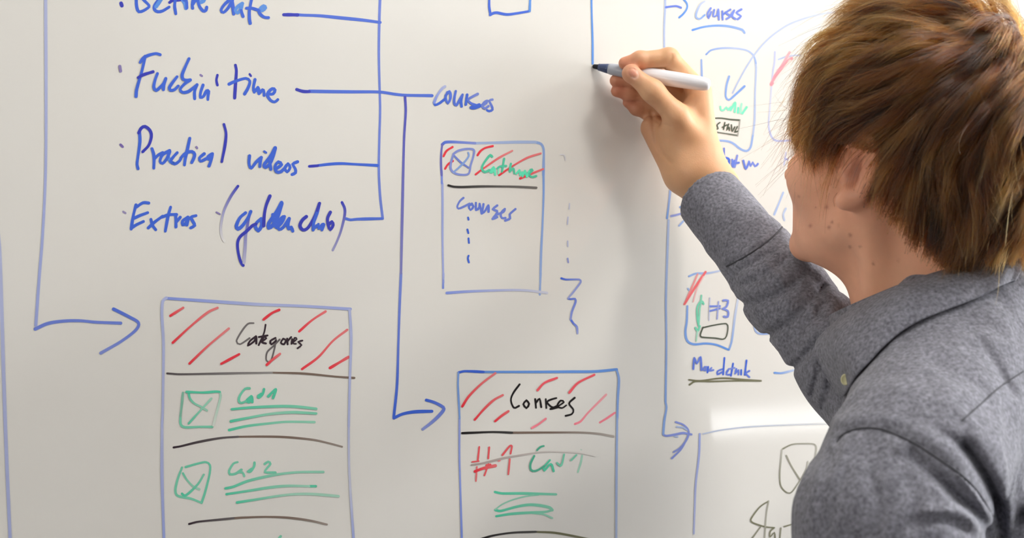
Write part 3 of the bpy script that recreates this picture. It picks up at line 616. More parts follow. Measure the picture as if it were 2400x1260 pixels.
def surface(f, lo, hi, h, slack=0.004):
    """surface nets: sample f on a grid (only near the surface) and return quads"""
    lo = np.asarray(lo, float); hi = np.asarray(hi, float)
    B = 8
    nb_ = np.maximum(1, np.ceil((hi - lo) / (h * B)).astype(int)); n = nb_ * B + 1
    val = np.full(n, 1.0, np.float32)
    g = np.stack(np.meshgrid(*[np.arange(k) for k in nb_], indexing='ij'), -1).reshape(-1, 3)
    ctr = (lo + (g + 0.5) * B * h).astype(np.float32)
    dc = f(ctr)
    rad = B * h * 0.8661 * 1.15 + slack
    o = np.stack(np.meshgrid(*[np.arange(B + 1)] * 3, indexing='ij'), -1).reshape(-1, 3)
    far = np.where(np.abs(dc) >= rad)[0]
    for j in far[dc[far] < 0]:
        a = g[j] * B
        val[a[0]:a[0] + B + 1, a[1]:a[1] + B + 1, a[2]:a[2] + B + 1] = -1.0
    near = np.where(np.abs(dc) < rad)[0]
    for s in range(0, len(near), 600):
        gi = g[near[s:s + 600]]
        idx = (gi[:, None, :] * B + o[None]).reshape(-1, 3)
        v = f((lo + idx * h).astype(np.float32))
        val[idx[:, 0], idx[:, 1], idx[:, 2]] = v
    sgn = val < 0
    nx, ny, nz = n
    c = [sgn[dx:nx - 1 + dx, dy:ny - 1 + dy, dz:nz - 1 + dz] for dx in (0, 1) for dy in (0, 1) for dz in (0, 1)]
    su = sum(k.astype(np.int8) for k in c)
    act = (su > 0) & (su < 8)
    ci = np.argwhere(act)
    idm = np.full(act.shape, -1, np.int32); idm[act] = np.arange(len(ci))
    co = np.array([(dx, dy, dz) for dx in (0, 1) for dy in (0, 1) for dz in (0, 1)])
    cv = np.stack([val[ci[:, 0] + d[0], ci[:, 1] + d[1], ci[:, 2] + d[2]] for d in co], 1)
    acc = np.zeros((len(ci), 3)); cnt = np.zeros(len(ci))
    for a in range(8):
        for b in range(a + 1, 8):
            if np.abs(co[a] - co[b]).sum() != 1: continue
            m = (cv[:, a] < 0) != (cv[:, b] < 0)
            t = cv[:, a] / np.where(m, cv[:, a] - cv[:, b], 1); t = np.clip(t, 0, 1)
            pt = co[a] + t[:, None] * (co[b] - co[a])
            acc[m] += pt[m]; cnt[m] += 1
    V = lo + (ci + acc / np.maximum(cnt, 1)[:, None]) * h
    Q = []
    for ax in range(3):
        u, v = (ax + 1) % 3, (ax + 2) % 3
        sl0 = [slice(None)] * 3; sl1 = [slice(None)] * 3
        sl0[ax] = slice(0, n[ax] - 1); sl1[ax] = slice(1, n[ax])
        s0 = sgn[tuple(sl0)]; s1 = sgn[tuple(sl1)]
        e = np.argwhere(s0 != s1)
        e = e[(e[:, u] > 0) & (e[:, v] > 0) & (e[:, u] < n[u] - 1) & (e[:, v] < n[v] - 1)]
        if not len(e): continue
        flip = s0[e[:, 0], e[:, 1], e[:, 2]]
        def at(du, dv):
            k = e.copy(); k[:, u] -= du; k[:, v] -= dv
            return idm[k[:, 0], k[:, 1], k[:, 2]]
        q = np.stack([at(1, 1), at(0, 1), at(0, 0), at(1, 0)], 1)
        q[~flip] = q[~flip][:, ::-1]
        Q.append(q)
    Q = np.vstack(Q)
    Q = Q[(Q >= 0).all(1)]
    return V, Q


def relax(V, Q, it=2, w=0.5):
    V = V.copy()
    for _ in range(it):
        s = np.zeros_like(V); c = np.zeros(len(V))
        for i in range(4):
            a, b = Q[:, i], Q[:, (i + 1) % 4]
            for k in range(3):
                s[:, k] += np.bincount(a, V[b, k], len(V)) + np.bincount(b, V[a, k], len(V))
            c += np.bincount(a, minlength=len(V)) + np.bincount(b, minlength=len(V))
        V += w * (s / np.maximum(c, 1)[:, None] - V)
    return V


def px_of(p):
    return np.stack([1200 + FPX * p[:, 0] / p[:, 2], 630 - FPX * p[:, 1] / p[:, 2]], 1)


def poly_dist(q, pts):
    """distance in view angle (pixels at 3000 per unit) to a polyline"""
    pts = np.asarray(pts, float); d = np.full(len(q), 1e9)
    for a, b in zip(pts[:-1], pts[1:]):
        ba = b - a; t = np.clip(((q - a) @ ba) / (ba @ ba), 0, 1)
        d = np.minimum(d, np.linalg.norm(q - a - t[:, None] * ba, axis=1))
    return d


def press(d, p, q, items, wd0=1.0, ok=None):
    """push the surface in (dp > 0) or out along lines seen at the given places"""
    for pts, wd, dp in items:
        pts = np.asarray(pts, float)
        m = ((q > pts.min(0) - 3 * wd) & (q < pts.max(0) + 3 * wd)).all(1)
        if ok is not None: m &= ok
        i = np.where(m)[0]
        if len(i): d[i] += dp * np.exp(-(poly_dist(q[i], pts) / wd) ** 2)
    return d


def catm(pts, m=12):
    p = np.asarray(pts, float)
    q = np.vstack([2 * p[0] - p[1], p, 2 * p[-1] - p[-2]]); out = []
    t = np.linspace(0, 1, m, endpoint=False)[:, None]
    for i in range(1, len(q) - 2):
        out.append(0.5 * (2 * q[i] + (q[i + 1] - q[i - 1]) * t + (2 * q[i - 1] - 5 * q[i] + 4 * q[i + 1] - q[i + 2]) * t ** 2 + (-q[i - 1] + 3 * q[i] - 3 * q[i + 1] + q[i + 2]) * t ** 3))
    out.append(p[-1:])
    return np.vstack(out)
# ---------------------------------------------------------------- the person: skeleton (right, up, forward of view; metres)
A = lambda *v: np.array(v, float)
FW = A(-.89, 0, .456)            # torso faces left and towards the board
LF = A(-.456, 0, -.89)           # his left
UP = A(0, 1, 0)
NB = A(.383, -.055, 1.165)       # base of the neck
LS = C(2148, 1088, .985)        # left shoulder joint
RS = A(.475, -.090, 1.350)
REL = C(1992, 868, 1.20)       # right elbow
RW = E(1655, 428, .068)          # right wrist
LEL = A(.266, -.43, .955)
LMD = C(2078, 1220, .965)
LW = A(.165, -.64, 1.02)
a48, p20 = math.radians(50), math.radians(18)
FH0 = A(-math.cos(a48), 0, math.sin(a48))
LH = A(-math.sin(a48), 0, -math.cos(a48))
FH = math.cos(p20) * FH0 + math.sin(p20) * UP
UH = math.cos(p20) * UP - math.sin(p20) * FH0
HC = C(2118, 402, 1.155)
HS = 1.05
HM = np.stack([LH, FH, UH])


def hl(x, y, z): return HC + HS * (x * LH + y * FH + z * UH)


def head_sdf(p):
    q = ((p - HC) @ HM.T / HS).astype(np.float32)
    qa = q.copy(); qa[:, 0] = np.abs(qa[:, 0])
    d = ell(q, (0, -.014, .042), (.076, .098, .088))
    d = smin(d, ell(q, (0, .030, -.012), (.063, .066, .082)), .03)
    d = smin(d, cap(qa, (.050, .004, -.048), (.013, .070, -.088), .014, .012), .022)
    d = smin(d, ell(q, (0, .036, -.052), (.046, .046, .046)), .022)
    d = smin(d, ell(qa, (.047, .052, -.022), (.022, .026, .022)), .02)
    d = smin(d, cap(q, (-.034, .082, .030), (.034, .082, .030), .013), .015)
    d = smin(d, ell(q, (0, .076, -.090), (.017, .013, .013)), .012)
    d = smax(d, -ell(qa, (.032, .103, .008), (.019, .016, .013)), .012)
    d = smin(d, ell(qa, (.032, .079, .008), (.0135, .0135, .0125)), .003)
    d = smin(d, cap(q, (0, .088, .020), (0, .108, -.024), .008, .0110), .012)
    d = smin(d, ell(qa, (.012, .102, -.031), (.009, .010, .008)), .006)
    d = smin(d, cap(qa, (0, .0905, -.054), (.020, .080, -.058), .0055, .003), .006)
    d = smin(d, cap(qa, (0, .0885, -.065), (.017, .079, -.063), .0065, .004), .006)
    # ear: shell, rim, bowl, lobe
    ax = np.array([[.99, .08, .10], [-.08, .995, -.02], [-.10, .0, .995]])
    e = ell(qa, (.0775, -.012, .000), (.0065, .0170, .029), ax)
    e = smin(e, cap(qa, (.081, -.006, -.027), (.081, -.010, -.022), .008), .006)
    e = smax(e, -ell(qa, (.0860, -.009, -.002), (.0095, .0085, .0130), ax), .003)
    rim = [(.081, .004, .016), (.0825, -.010, .029), (.0835, -.024, .022), (.0835, -.028, .004), (.082, -.022, -.014), (.0805, -.012, -.026)]
    e = smin(e, chain(qa, rim, [.0030, .0036, .0038, .0036, .0034, .0036], .002), .003)
    e = smin(e, cap(qa, (.080, .004, -.004), (.079, .004, -.010), .0042), .003)
    e = smin(e, cap(qa, (.083, -.017, .016), (.083, -.018, -.008), .0028), .004)
    d = smin(d, e, .006)
    return d * HS


NK0 = hl(0, -.022, -.035)


def neck_sdf(p):
    d = cap(p, NK0, NB + UP * .0 + FW * .004, .050, .053)
    d = smin(d, cap(p, hl(.058, -.018, -.030), NB + FW * .042 + LF * .012 - UP * .02, .012, .011), .018)
    d = smin(d, cap(p, hl(0, .030, -.060), NB + FW * .030 - UP * .01, .024, .030), .025)
    d = smin(d, cap(p, hl(.03, -.06, -.02), NB + LF * .03 - FW * .025, .022, .03), .02)
    return d


# ---- right hand: joints follow the grip on the marker
fing = {
    'index': ([E(1640, 214, .060), E(1567, 137, .053), E(1500, 141, .043), E(1464, 148, .034)], [.0112, .0108, .0092, .0068]),
    'middle': ([E(1628, 240, .044), E(1548, 180, .030), E(1478, 186, .020), E(1444, 189, .014)], [.0105, .0088, .0080, .0072]),
    'ring': ([E(1610, 270, .030), E(1536, 228, .019), E(1474, 219, .014), E(1446, 213, .011)], [.0100, .0085, .0077, .0068]),
    'little': ([E(1590, 305, .022), E(1528, 272, .014), E(1492, 254, .012), E(1472, 240, .010)], [.0090, .0077, .0070, .0060]),
}
TH_J = [E(1640, 350, .062), E(1587, 272, .068), E(1530, 214, .061), E(1480, 173, .049)]
PEN0, PEN1 = E(1389, 155, .0), E(1664, 199, .090)


def hand_sdf(p):
    palm = smin(cap(p, fing['index'][0][0], E(1650, 400, .066), .0125, .019), cap(p, fing['middle'][0][0], E(1640, 405, .056), .012, .018), .012)
    palm = smin(palm, cap(p, fing['ring'][0][0], E(1612, 405, .046), .0115, .017), .012)
    palm = smin(palm, cap(p, E(1530, 300, .024), E(1592, 410, .046), .0135, .0165), .014)
    palm = smin(palm, cap(p, fing['little'][0][0], E(1600, 400, .044), .012, .016), .012)
    # thenar eminence and thumb
    th = chain(p, TH_J, [.0190, .0125, .0112, .0088], .008)
    th = smin(th, ell(p, TH_J[3] + (TH_J[3] - TH_J[2]) * .02, (.0098, .0098, .0090)), .003)
    palm = smin(palm, cap(p, E(1580, 300, .056), E(1612, 385, .058), .0145, .0185), .016)
    d = smin(palm, th, .009)
    # web between thumb and index
    d = smin(d, cap(p, E(1608, 262, .060), E(1636, 238, .058), .009, .010), .010)
    # wrist and forearm
    fa = smin(cap(p, E(1632, 408, .060), E(1668, 452, .068), .0255, .0245), cap(p, E(1668, 452, .068), REL, .0245, .036), .01)
    fa = smin(fa, cap(p, E(1655, 395, .066), E(1690, 432, .076), .0190, .0190), .012)
    d = smin(d, fa, .016)
    fd = None
    for nme, (j, r) in fing.items():
        c_ = chain(p, j, r, .004)
        for q_, rr in ((j[1], r[1] * 1.07), (j[2], r[2] * 1.05)):
            c_ = smin(c_, np.linalg.norm(p - q_, axis=1) - rr, .003)
        fd = c_ if fd is None else smin(fd, c_, .0012)
    d = smin(d, fd, .005)
    d = smin(d, cap(p, E(1604, 246, .036), E(1556, 240, .022), .0125, .0115), .006)
    d = smin(d, cap(p, E(1545, 252, .019), E(1506, 242, .014), .0105, .0085), .003)
    # creases: the line between thumb ball and palm, the wrist fold, knuckle folds
    q = px_of(p)
    for pts, wd, dp in (([(1527, 262), (1532, 300), (1538, 335), (1552, 358), (1572, 380)], 5, .0016), ([(1530, 278), (1548, 290), (1572, 296)], 3.5, .0008),
                        ([(1536, 292), (1556, 302), (1576, 306)], 3, .0006), ([(1640, 452), (1652, 470), (1656, 488)], 5, .0010), ([(1576, 130), (1570, 152), (1556, 162)], 3.5, .0012)):
        d = press(d.copy(), p, q, [(pts, wd, dp)])
    # thumb nail: shallow bed with a free edge
    nd_ = np.linalg.norm((q - np.array([1484, 172])) @ np.array([[.75, .66], [-.66, .75]]).T / np.array([13, 9.5]), axis=1)
    front = p[:, 2] < (TH_J[3][2] - .002)
    d = d + np.where(front, .0011 * np.exp(-((nd_ - 1) / .16) ** 2), 0)
    return d.astype(np.float32)


TX = np.stack([LF, UP, FW])


def torso_sdf(p, g=0.0):
    d = ell(p, NB - UP * .205 - FW * .026, (.162 + g, .235 + g, .100 + g), TX)
    d = smin(d, cap(p, LS, NB - UP * .045 - FW * .02, .043 + g, .058 + g), .04)
    d = smin(d, cap(p, RS, NB - UP * .045 - FW * .01, .052 + g, .060 + g), .05)
    d = smin(d, cap(p, NB + UP * .015 - FW * .026, LS + UP * .004, .048 + g, .042 + g), .035)
    d = smin(d, cap(p, NB + UP * .015 - FW * .022, RS, .050 + g, .045 + g), .04)
    d = smin(d, ell(p, NB - UP * .42 - FW * .01, (.150 + g, .22, .110 + g), TX), .06)
    d = smin(d, ell(p, NB - UP * .57 - FW * .01, (.165 + g, .15, .125 + g), TX), .05)
    return d


def larm_sdf(p, g=0.0):
    d = smin(chain(p, [LS, LMD, LEL], [.043 + g, .047 + g, .040 + g], .01), cap(p, LEL, LW, .038 + g * .8, .026 + g * .6), .02)
    return d


HIP = NB - UP * .60
FEET = []
for s_ in (1, -1):
    hip = HIP + LF * .09 * s_ - UP * .04
    foot = A(*hip); foot[1] = -1.5 + .075; foot = foot + LF * .05 * s_ + FW * .03
    FEET.append((hip, (hip + foot) / 2 + FW * .03, foot))


def lower_sdf(p, g=0.0):
    d = None
    for hip, knee, foot in FEET:
        c_ = smin(cap(p, hip, knee, .082 + g, .056 + g), cap(p, knee, foot, .056 + g, .040 + g * 1.6), .03)
        d = c_ if d is None else smin(d, c_, .03)
    return d


def lhand_sdf(p):
    dirn = (LW - LEL) / np.linalg.norm(LW - LEL)
    pc = LW + dirn * .05
    d = ell(p, pc, (.020, .05, .036))
    for k in range(4):
        b0 = LW + dirn * .085 + FW * (.028 - .018 * k)
        d = smin(d, chain(p, [b0, b0 + dirn * .035 + LF * -.004, b0 + dirn * .060 + LF * -.016], [.0092, .0085, .007]), .004)
    t0 = LW + dirn * .03 + FW * .03
    d = smin(d, chain(p, [t0, t0 + dirn * .035 + FW * .018, t0 + dirn * .060 + FW * .018], [.012, .010, .008]), .006)
    return smin(d, cap(p, LEL, LW, .036, .025), .01)


# ---------------------------------------------------------------- body mesh: one skin surface
def body_head(p):
    return smin(head_sdf(p), neck_sdf(p), .02)


def body_core(p):
    d = smin(torso_sdf(p, -.009), larm_sdf(p, -.006), .03)
    d = smin(d, cap(p, RS, REL, .045, .038), .03)
    d = smin(d, cap(p, REL, E(1700, 480, .08), .036, .026), .02)
    d = smin(d, lower_sdf(p), .03)
    d = smin(d, lhand_sdf(p), .01)
    return smin(d, cap(p, NK0, NB, .050, .052), .03)


parts = []
parts.append(surface(body_head, HC - .175, HC + A(.17, .175, .175), .0022))
parts.append(surface(hand_sdf, np.minimum(E(1425, 560, .0), E(1560, 560, .12)) - A(.02, .0, .13), A(.30, .250, 1.50), .00125))
parts.append(surface(body_core, A(.0, -1.49, .75), A(.70, .12, 1.56), .011))
BV, BQ, k = [], [], 0
for i, (v, q) in enumerate(parts):
    v = relax(v, q, 2 if i else 3, .5)
    BV.append(v); BQ.append(q + k); k += len(v)
BV = np.vstack(BV); BQ = np.vstack(BQ)


def skin_tone(p):
    base = np.tile(A(.70, .385, .205), (len(p), 1))
    q = px_of(p); hd = (p - HC) @ HM.T / HS
    n1 = vnoise(p * 28.0)[:, None]
    base = base * (0.94 + .12 * n1)
    red = A(.62, .20, .12)
    def blend(m, c): base[:] = base * (1 - m[:, None]) + c * m[:, None]
    for j in ('index', 'middle', 'ring', 'little'):
        dd = np.linalg.norm(p - fing[j][0][3], axis=1); blend(.75 * np.exp(-(dd / .013) ** 2), red)
        dd = np.linalg.norm(p - fing[j][0][2], axis=1); blend(.30 * np.exp(-(dd / .010) ** 2), red)
    blend(.7 * np.exp(-(np.linalg.norm(p - TH_J[3], axis=1) / .013) ** 2), A(.62, .22, .15))
    hand = p[:, 0] < .27
    nq = (q - A(1484, 172)) @ np.array([[.75, .66], [-.66, .75]]).T / np.array([13, 9.5]); nr = np.linalg.norm(nq, axis=1)
    fr1 = hand * (p[:, 2] < TH_J[3][2] - .002)
    blend(.6 * np.exp(-(nr / .9) ** 4) * fr1, A(.66, .25, .19)); blend(.6 * np.exp(-((nr - 1) / .2) ** 2) * (nq[:, 0] > .2) * fr1, A(.86, .62, .50))
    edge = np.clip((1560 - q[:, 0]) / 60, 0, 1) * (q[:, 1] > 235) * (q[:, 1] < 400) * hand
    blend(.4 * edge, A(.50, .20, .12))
    ish = (np.linalg.norm(p - HC, axis=1) < .22)
    blend(.8 * ish, A(.90, .45, .29))
    ear = np.exp(-(np.linalg.norm((hd - A(.08, -.01, 0)) / A(.02, .022, .034), axis=1) ** 2) * .7) * ish
    blend(.5 * ear, A(.58, .21, .13))
    cheek = np.exp(-(np.linalg.norm((hd - A(.055, .045, -.05)) / A(.03, .035, .03), axis=1) ** 2)) * ish
    blend(.28 * cheek, A(.55, .22, .14))
    for sx, sy, r in ((1937, 485, 4.5), (1899, 529, 4.5), (1943, 533, 4), (1993, 551, 4), (1992, 578, 3.5), (2047, 617, 3), (1912, 486, 2.5), (1872, 460, 2.5), (2016, 577, 2.5), (1950, 520, 3), (1965, 528, 2.5), (2105, 610, 2.5)):
        m = np.exp(-(np.linalg.norm(q - A(sx, sy), axis=1) / r) ** 2) * ish * (p[:, 2] < 1.17)
        blend(.7 * m, A(.28, .07, .045))
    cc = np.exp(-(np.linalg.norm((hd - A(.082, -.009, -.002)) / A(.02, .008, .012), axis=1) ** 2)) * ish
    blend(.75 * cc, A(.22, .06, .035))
    lips = np.exp(-(np.linalg.norm((hd - A(0, .1, -.064)) / A(.022, .012, .008), axis=1) ** 2)) * ish
    blend(.6 * lips, A(.5, .16, .12))
    return base


person = bpy.data.objects.new('person', None)
SC.collection.objects.link(person)
_f = to_world((FEET[0][2] + FEET[1][2]) / 2)
person.location = (float(_f[0]), float(_f[1]), 0)
PL = Vector(person.location)
tag(person, 'man with tousled brown hair in a grey button-down shirt writing on the whiteboard', 'person')


def part(name, v, q, m, parent=person, label=None, smooth=True):
    wv = to_world(v) - np.array(PL)
    me = mesh_np(name, wv, q, smooth)
    o = link(name, me, m, parent)
    if label: o['label'] = label
    return o


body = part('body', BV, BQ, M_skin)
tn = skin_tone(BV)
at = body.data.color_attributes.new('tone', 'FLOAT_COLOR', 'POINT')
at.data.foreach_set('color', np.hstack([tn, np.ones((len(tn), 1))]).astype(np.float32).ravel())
# eyes
for sx in (1, -1):
    g_ = np.linspace(0, math.pi, 13); h_ = np.linspace(0, 2 * math.pi, 24, endpoint=False)
    ev = np.array([hl(.032 * sx, .0815, .008) + .0135 * (math.cos(a) * FH + math.sin(a) * (math.cos(b) * UH + math.sin(b) * LH)) for a in g_ for b in h_])
    eq = np.array([(i * 24 + j, i * 24 + (j + 1) % 24, (i + 1) * 24 + (j + 1) % 24, (i + 1) * 24 + j) for i in range(12) for j in range(24)])
    M_eye = bpy.data.materials.get('eyeball') or mat('eyeball', (.85, .83, .80), .1)
    M_iris = bpy.data.materials.get('iris') or mat('iris', (.08, .05, .03), .1)
    eo = part('eye', ev, eq, M_eye)
    eo.data.materials.append(M_iris)
    mi = np.zeros(len(eo.data.polygons), np.int32); mi[:24 * 4] = 1
    if len(mi) == 12 * 24: eo.data.polygons.foreach_set('material_index', mi)
# ---------------------------------------------------------------- shirt
def seg_t(p, a, b):
    ba = b - a
    return ((p - a) @ ba) / (ba @ ba)


CUFF0 = E(1661, 462, .072)            # where the sleeve ends
ARM_DIR = (REL - CUFF0) / np.linalg.norm(REL - CUFF0)
CUFF1 = CUFF0 + ARM_DIR * .062
SLV = [CUFF0, CUFF1, CUFF0 + (REL - CUFF0) * .60, REL]
SEAMS = [
    ([(1700, 626), (1745, 603), (1790, 572), (1822, 545), (1838, 530)], 3.0, .0022),        # cuff seam
    ([(1838, 555), (1862, 572), (1880, 588)], 3.0, .0012),
    ([(1985, 672), (1960, 688), (1932, 712), (1905, 745), (1878, 775)], 4.0, .0022),
    ([(1958, 1040), (1975, 1018), (2010, 1004), (2060, 1005), (2105, 1020), (2150, 1042), (2200, 1075), (2250, 1110), (2290, 1150), (2330, 1215), (2345, 1262)], 3.6, .0026),  # armhole
    ([(2255, 985), (2300, 945), (2345, 905), (2402, 868)], 2.6, .0013),                    # yoke seam
]
FOLDS = [
    ([(2135, 1065), (2170, 1092), (2215, 1130), (2260, 1172), (2300, 1215), (2330, 1262)], 15, .011),
    ([(2262, 1042), (2290, 1080), (2318, 1130), (2340, 1190), (2352, 1262)], 13, .013),
    ([(2392, 1205), (2375, 1262)], 14, .008),
    ([(1722, 640), (1770, 612), (1812, 590)], 7, .0030),
    ([(1745, 665), (1800, 640), (1850, 600)], 9, .0035),
    ([(1735, 712), (1785, 705), (1840, 680), (1880, 640)], 10, .0050),
    ([(1800, 785), (1850, 755), (1900, 705), (1930, 670)], 9, .0060),
    ([(1848, 872), (1885, 835), (1920, 792)], 8, .0060),
    ([(1900, 640), (1925, 690), (1915, 740)], 10, .0030),
    ([(1903, 925), (1915, 880), (1928, 830)], 6, .0055),
    ([(1930, 950), (1942, 900), (1944, 850)], 5, .0050),
    ([(1925, 1215), (1935, 1130), (1945, 1060)], 9, .0018),
    ([(2140, 1230), (2200, 1215), (2260, 1235)], 14, .005),
    ([(2100, 1262), (2150, 1190), (2130, 1120)], 16, .003),
    ([(2200, 1005), (2250, 1045), (2290, 1100)], 10, .003),
    ([(2300, 800), (2340, 860), (2375, 925)], 10, .0030),
    ([(2040, 1120), (2060, 1180), (2050, 1250)], 14, .0035),
    ([(1985, 1100), (1960, 1160), (1940, 1240)], 10, .0030),
    ([(2120, 900), (2200, 880), (2290, 900)], 14, .0020),
]
RIDGES = [
    ([(2105, 1050), (2150, 1075), (2200, 1110), (2260, 1160), (2310, 1230)], 9, .004),
    ([(2250, 1110), (2290, 1165), (2318, 1225), (2330, 1262)], 8, .003),
    ([(1700, 610), (1745, 588), (1790, 558), (1820, 530)], 7, .0014),
    ([(1800, 625), (1835, 660), (1850, 720)], 12, .003),
    ([(2180, 1200), (2260, 1200), (2300, 1240)], 12, .004),
    ([(1960, 985), (2050, 975), (2140, 1000), (2230, 1060)], 16, .0025),
]


ALLF = SEAMS + [(catm(a, 4), w_, dp) for a, w_, dp in FOLDS] + [(catm(a, 4), w_, -dp) for a, w_, dp in RIDGES]


def shirt_sdf(p):
    d = torso_sdf(p, .014)
    la = smin(chain(p, [LS, LMD, LEL], [.0545, .0625, .054], .03), cap(p, LEL, LW, .050, .036), .02)
    d = smin(d, la, .022)
    ra = smin(cap(p, RS, REL, .050, .044), cap(p, REL, SLV[2], .0435, .0415), .02)
    ra = smin(ra, cap(p, SLV[2], CUFF1, .0415, .0360), .012)
    cf = cap(p, CUFF1, CUFF0 - ARM_DIR * .05, .0372, .0352)
    ra = smin(ra, cf, .004)
    d = smin(d, ra, .03)
    q = px_of(p)
    frnt = (p[:, 2] < 1.33)
    n = vnoise(p * A(30, 14, 30) + 3.1); n2 = vnoise((p @ TX.T) * A(60, 35, 60) + 9.7); n3 = vnoise(p * 120.0)
    calm = np.clip(((p - CUFF0) @ ARM_DIR - .01) / .07, .12, 1)
    calm = np.where(np.linalg.norm(p - CUFF0, axis=1) < .16, calm, 1)
    d = d + calm * (.0050 * (n - .5) + .0026 * (np.abs(n2 - .5) * 2 - .5))
    d = press(d, p, q, ALLF, ok=frnt)
    # openings: cuff end is cut flat and hollow, neckline and hem likewise
    s = (p - CUFF0) @ ARM_DIR
    near = np.linalg.norm(p - CUFF0, axis=1) < .10
    d = np.where(near, smax(d, -s, .0015), d)
    d = np.where(near, np.maximum(d, -np.maximum(cap(p, CUFF0 - ARM_DIR * .05, CUFF0 + ARM_DIR * .030, .0305, .0290), -(s + .1))), d)
    s2 = (p - LW) @ ((LW - LEL) / np.linalg.norm(LW - LEL))
    d = np.where(np.linalg.norm(p - LW, axis=1) < .09, np.maximum(d, s2), d)
    d = np.maximum(d, (NB[1] - .66) - p[:, 1])
    d = smax(d, -cap(p, NB - UP * .01 + FW * .02, NB + UP * .09 + FW * .03, .058, .066), .008)
    return d.astype(np.float32)


SV, SQ = surface(shirt_sdf, A(.03, -.735, .84), A(.62, .115, 1.50), .0028, slack=.016)
SV = relax(SV, SQ, 1, .4)
shirt = part('shirt', SV, SQ, M_shirt)
bvh = BVHTree.FromPolygons([tuple(v) for v in SV], [tuple(int(i) for i in q) for q in SQ])
bvh_b = BVHTree.FromPolygons([tuple(v) for v in BV], [tuple(int(i) for i in q) for q in BQ])


def hit(px, py, tree=None, default=1.1):
    d = Vector(((px - 1200) / FPX, (630 - py) / FPX, 1)).normalized()
    h = (tree or bvh).ray_cast(Vector((0, 0, 0)), d)
    return np.array(h[0]) if h[0] is not None else C(px, py, default)


# collar: a stand round the neck and a folded leaf whose lower edge lies on the shirt
def neck_ring(ang, r, up, tilt=.0):
    """ang 0 = front, 90 = his left, 180 = back"""
    a = math.radians(ang)
    f = math.cos(a); l = math.sin(a)
    return NB + FW * (r * 1.10 * f + .022) + LF * (r * l) + UP * (up - .030 * f)


fold_px = [(1925, 783, None), (1960, 752, None), (2005, 715, None), (2055, 690, None), (2110, 668, None), (2170, 645, None), (2230, 626, None), (2290, 607, None), (2336, 592, None)]
low_px = [(1978, 934), (2006, 888), (2040, 850), (2075, 812), (2120, 775), (2170, 748), (2230, 724), (2295, 698), (2358, 666)]
NFC = len(fold_px)
depth_fold = np.interp(np.arange(NFC), [0, 2, 4, 6, 8], [1.150, 1.125, 1.085, 1.095, 1.130])
top = [C(x, y, depth_fold[i]) for i, (x, y, _) in enumerate(fold_px)]
bot = []
for i, (x, y) in enumerate(low_px):
    h = hit(x, y, default=depth_fold[i])
    dd = min(h[2] - .006, depth_fold[i] + .0)
    bot.append(C(x, y, dd))
# carry the leaf on round the far side of the neck to the front, out of sight
ext_t = [C(2350, 600, 1.165), NB + UP * .050 - LF * .055 - FW * .035, NB + UP * .02 - LF * .066 + FW * .025, NB - UP * .015 - LF * .045 + FW * .075, NB - UP * .035 - LF * .012 + FW * .092]
ext_b = [C(2372, 668, 1.185), NB + UP * .010 - LF * .085 - FW * .04, NB - UP * .015 - LF * .098 + FW * .02, NB - UP * .045 - LF * .080 + FW * .085, NB - UP * .075 - LF * .060 + FW * .120]
front_t = [NB - UP * .036 + LF * .004 + FW * .094]
front_b = [C(1952, 893, bot[0][2] + .004)]
TOP = catm([C(1916, 800, 1.158)] + top + ext_t, 10)
BOT = catm([C(1968, 918, bot[0][2] + .002)] + bot + ext_b, 10)
m_ = 14
grid = []
for i in range(len(TOP)):
    t = np.linspace(0, 1, m_)[:, None]
    row = TOP[i] * (1 - t) + BOT[i] * t
    out = (row - NB); out[:, 1] = 0; out /= np.linalg.norm(out, axis=1, keepdims=True)
    row = row + out * (.010 * np.sin(t * math.pi)) + UP * (.004 * np.sin(t * math.pi))
    grid.append(row)
G = np.array(grid)
# keep the leaf outside the shirt
for i in range(G.shape[0]):
    for j in range(G.shape[1]):
        v = G[i, j]
        if v[2] < 1.17:
            px, py = 1200 + FPX * v[0] / v[2], 630 - FPX * v[1] / v[2]
            h = hit(px, py, default=9.0)
            if h[2] < v[2] + .004: G[i, j] = C(px, py, h[2] - .004)
cq = np.array([(i * m_ + j, (i + 1) * m_ + j, (i + 1) * m_ + j + 1, i * m_ + j + 1) for i in range(G.shape[0] - 1) for j in range(m_ - 1)])
collar = part('collar', G.reshape(-1, 3), cq, M_shirt, shirt)
sm = collar.modifiers.new('smooth', 'SMOOTH'); sm.factor = .5; sm.iterations = 3
md = collar.modifiers.new('solid', 'SOLIDIFY'); md.thickness = .0030; md.offset = 0
sb = collar.modifiers.new('sub', 'SUBSURF'); sb.levels = 1; sb.render_levels = 2
# collar stand inside
stand_t, stand_b = [], []
for a in range(0, 360, 10):
    stand_t.append(neck_ring(a, .063, .040)); stand_b.append(neck_ring(a, .066, -.010))
st_v = np.array(stand_t + stand_b); n_ = 36
sq = np.array([(i, (i + 1) % n_, n_ + (i + 1) % n_, n_ + i) for i in range(n_)])
stand = part('collar_stand', st_v, sq, M_shirt, shirt)
md = stand.modifiers.new('solid', 'SOLIDIFY'); md.thickness = .002
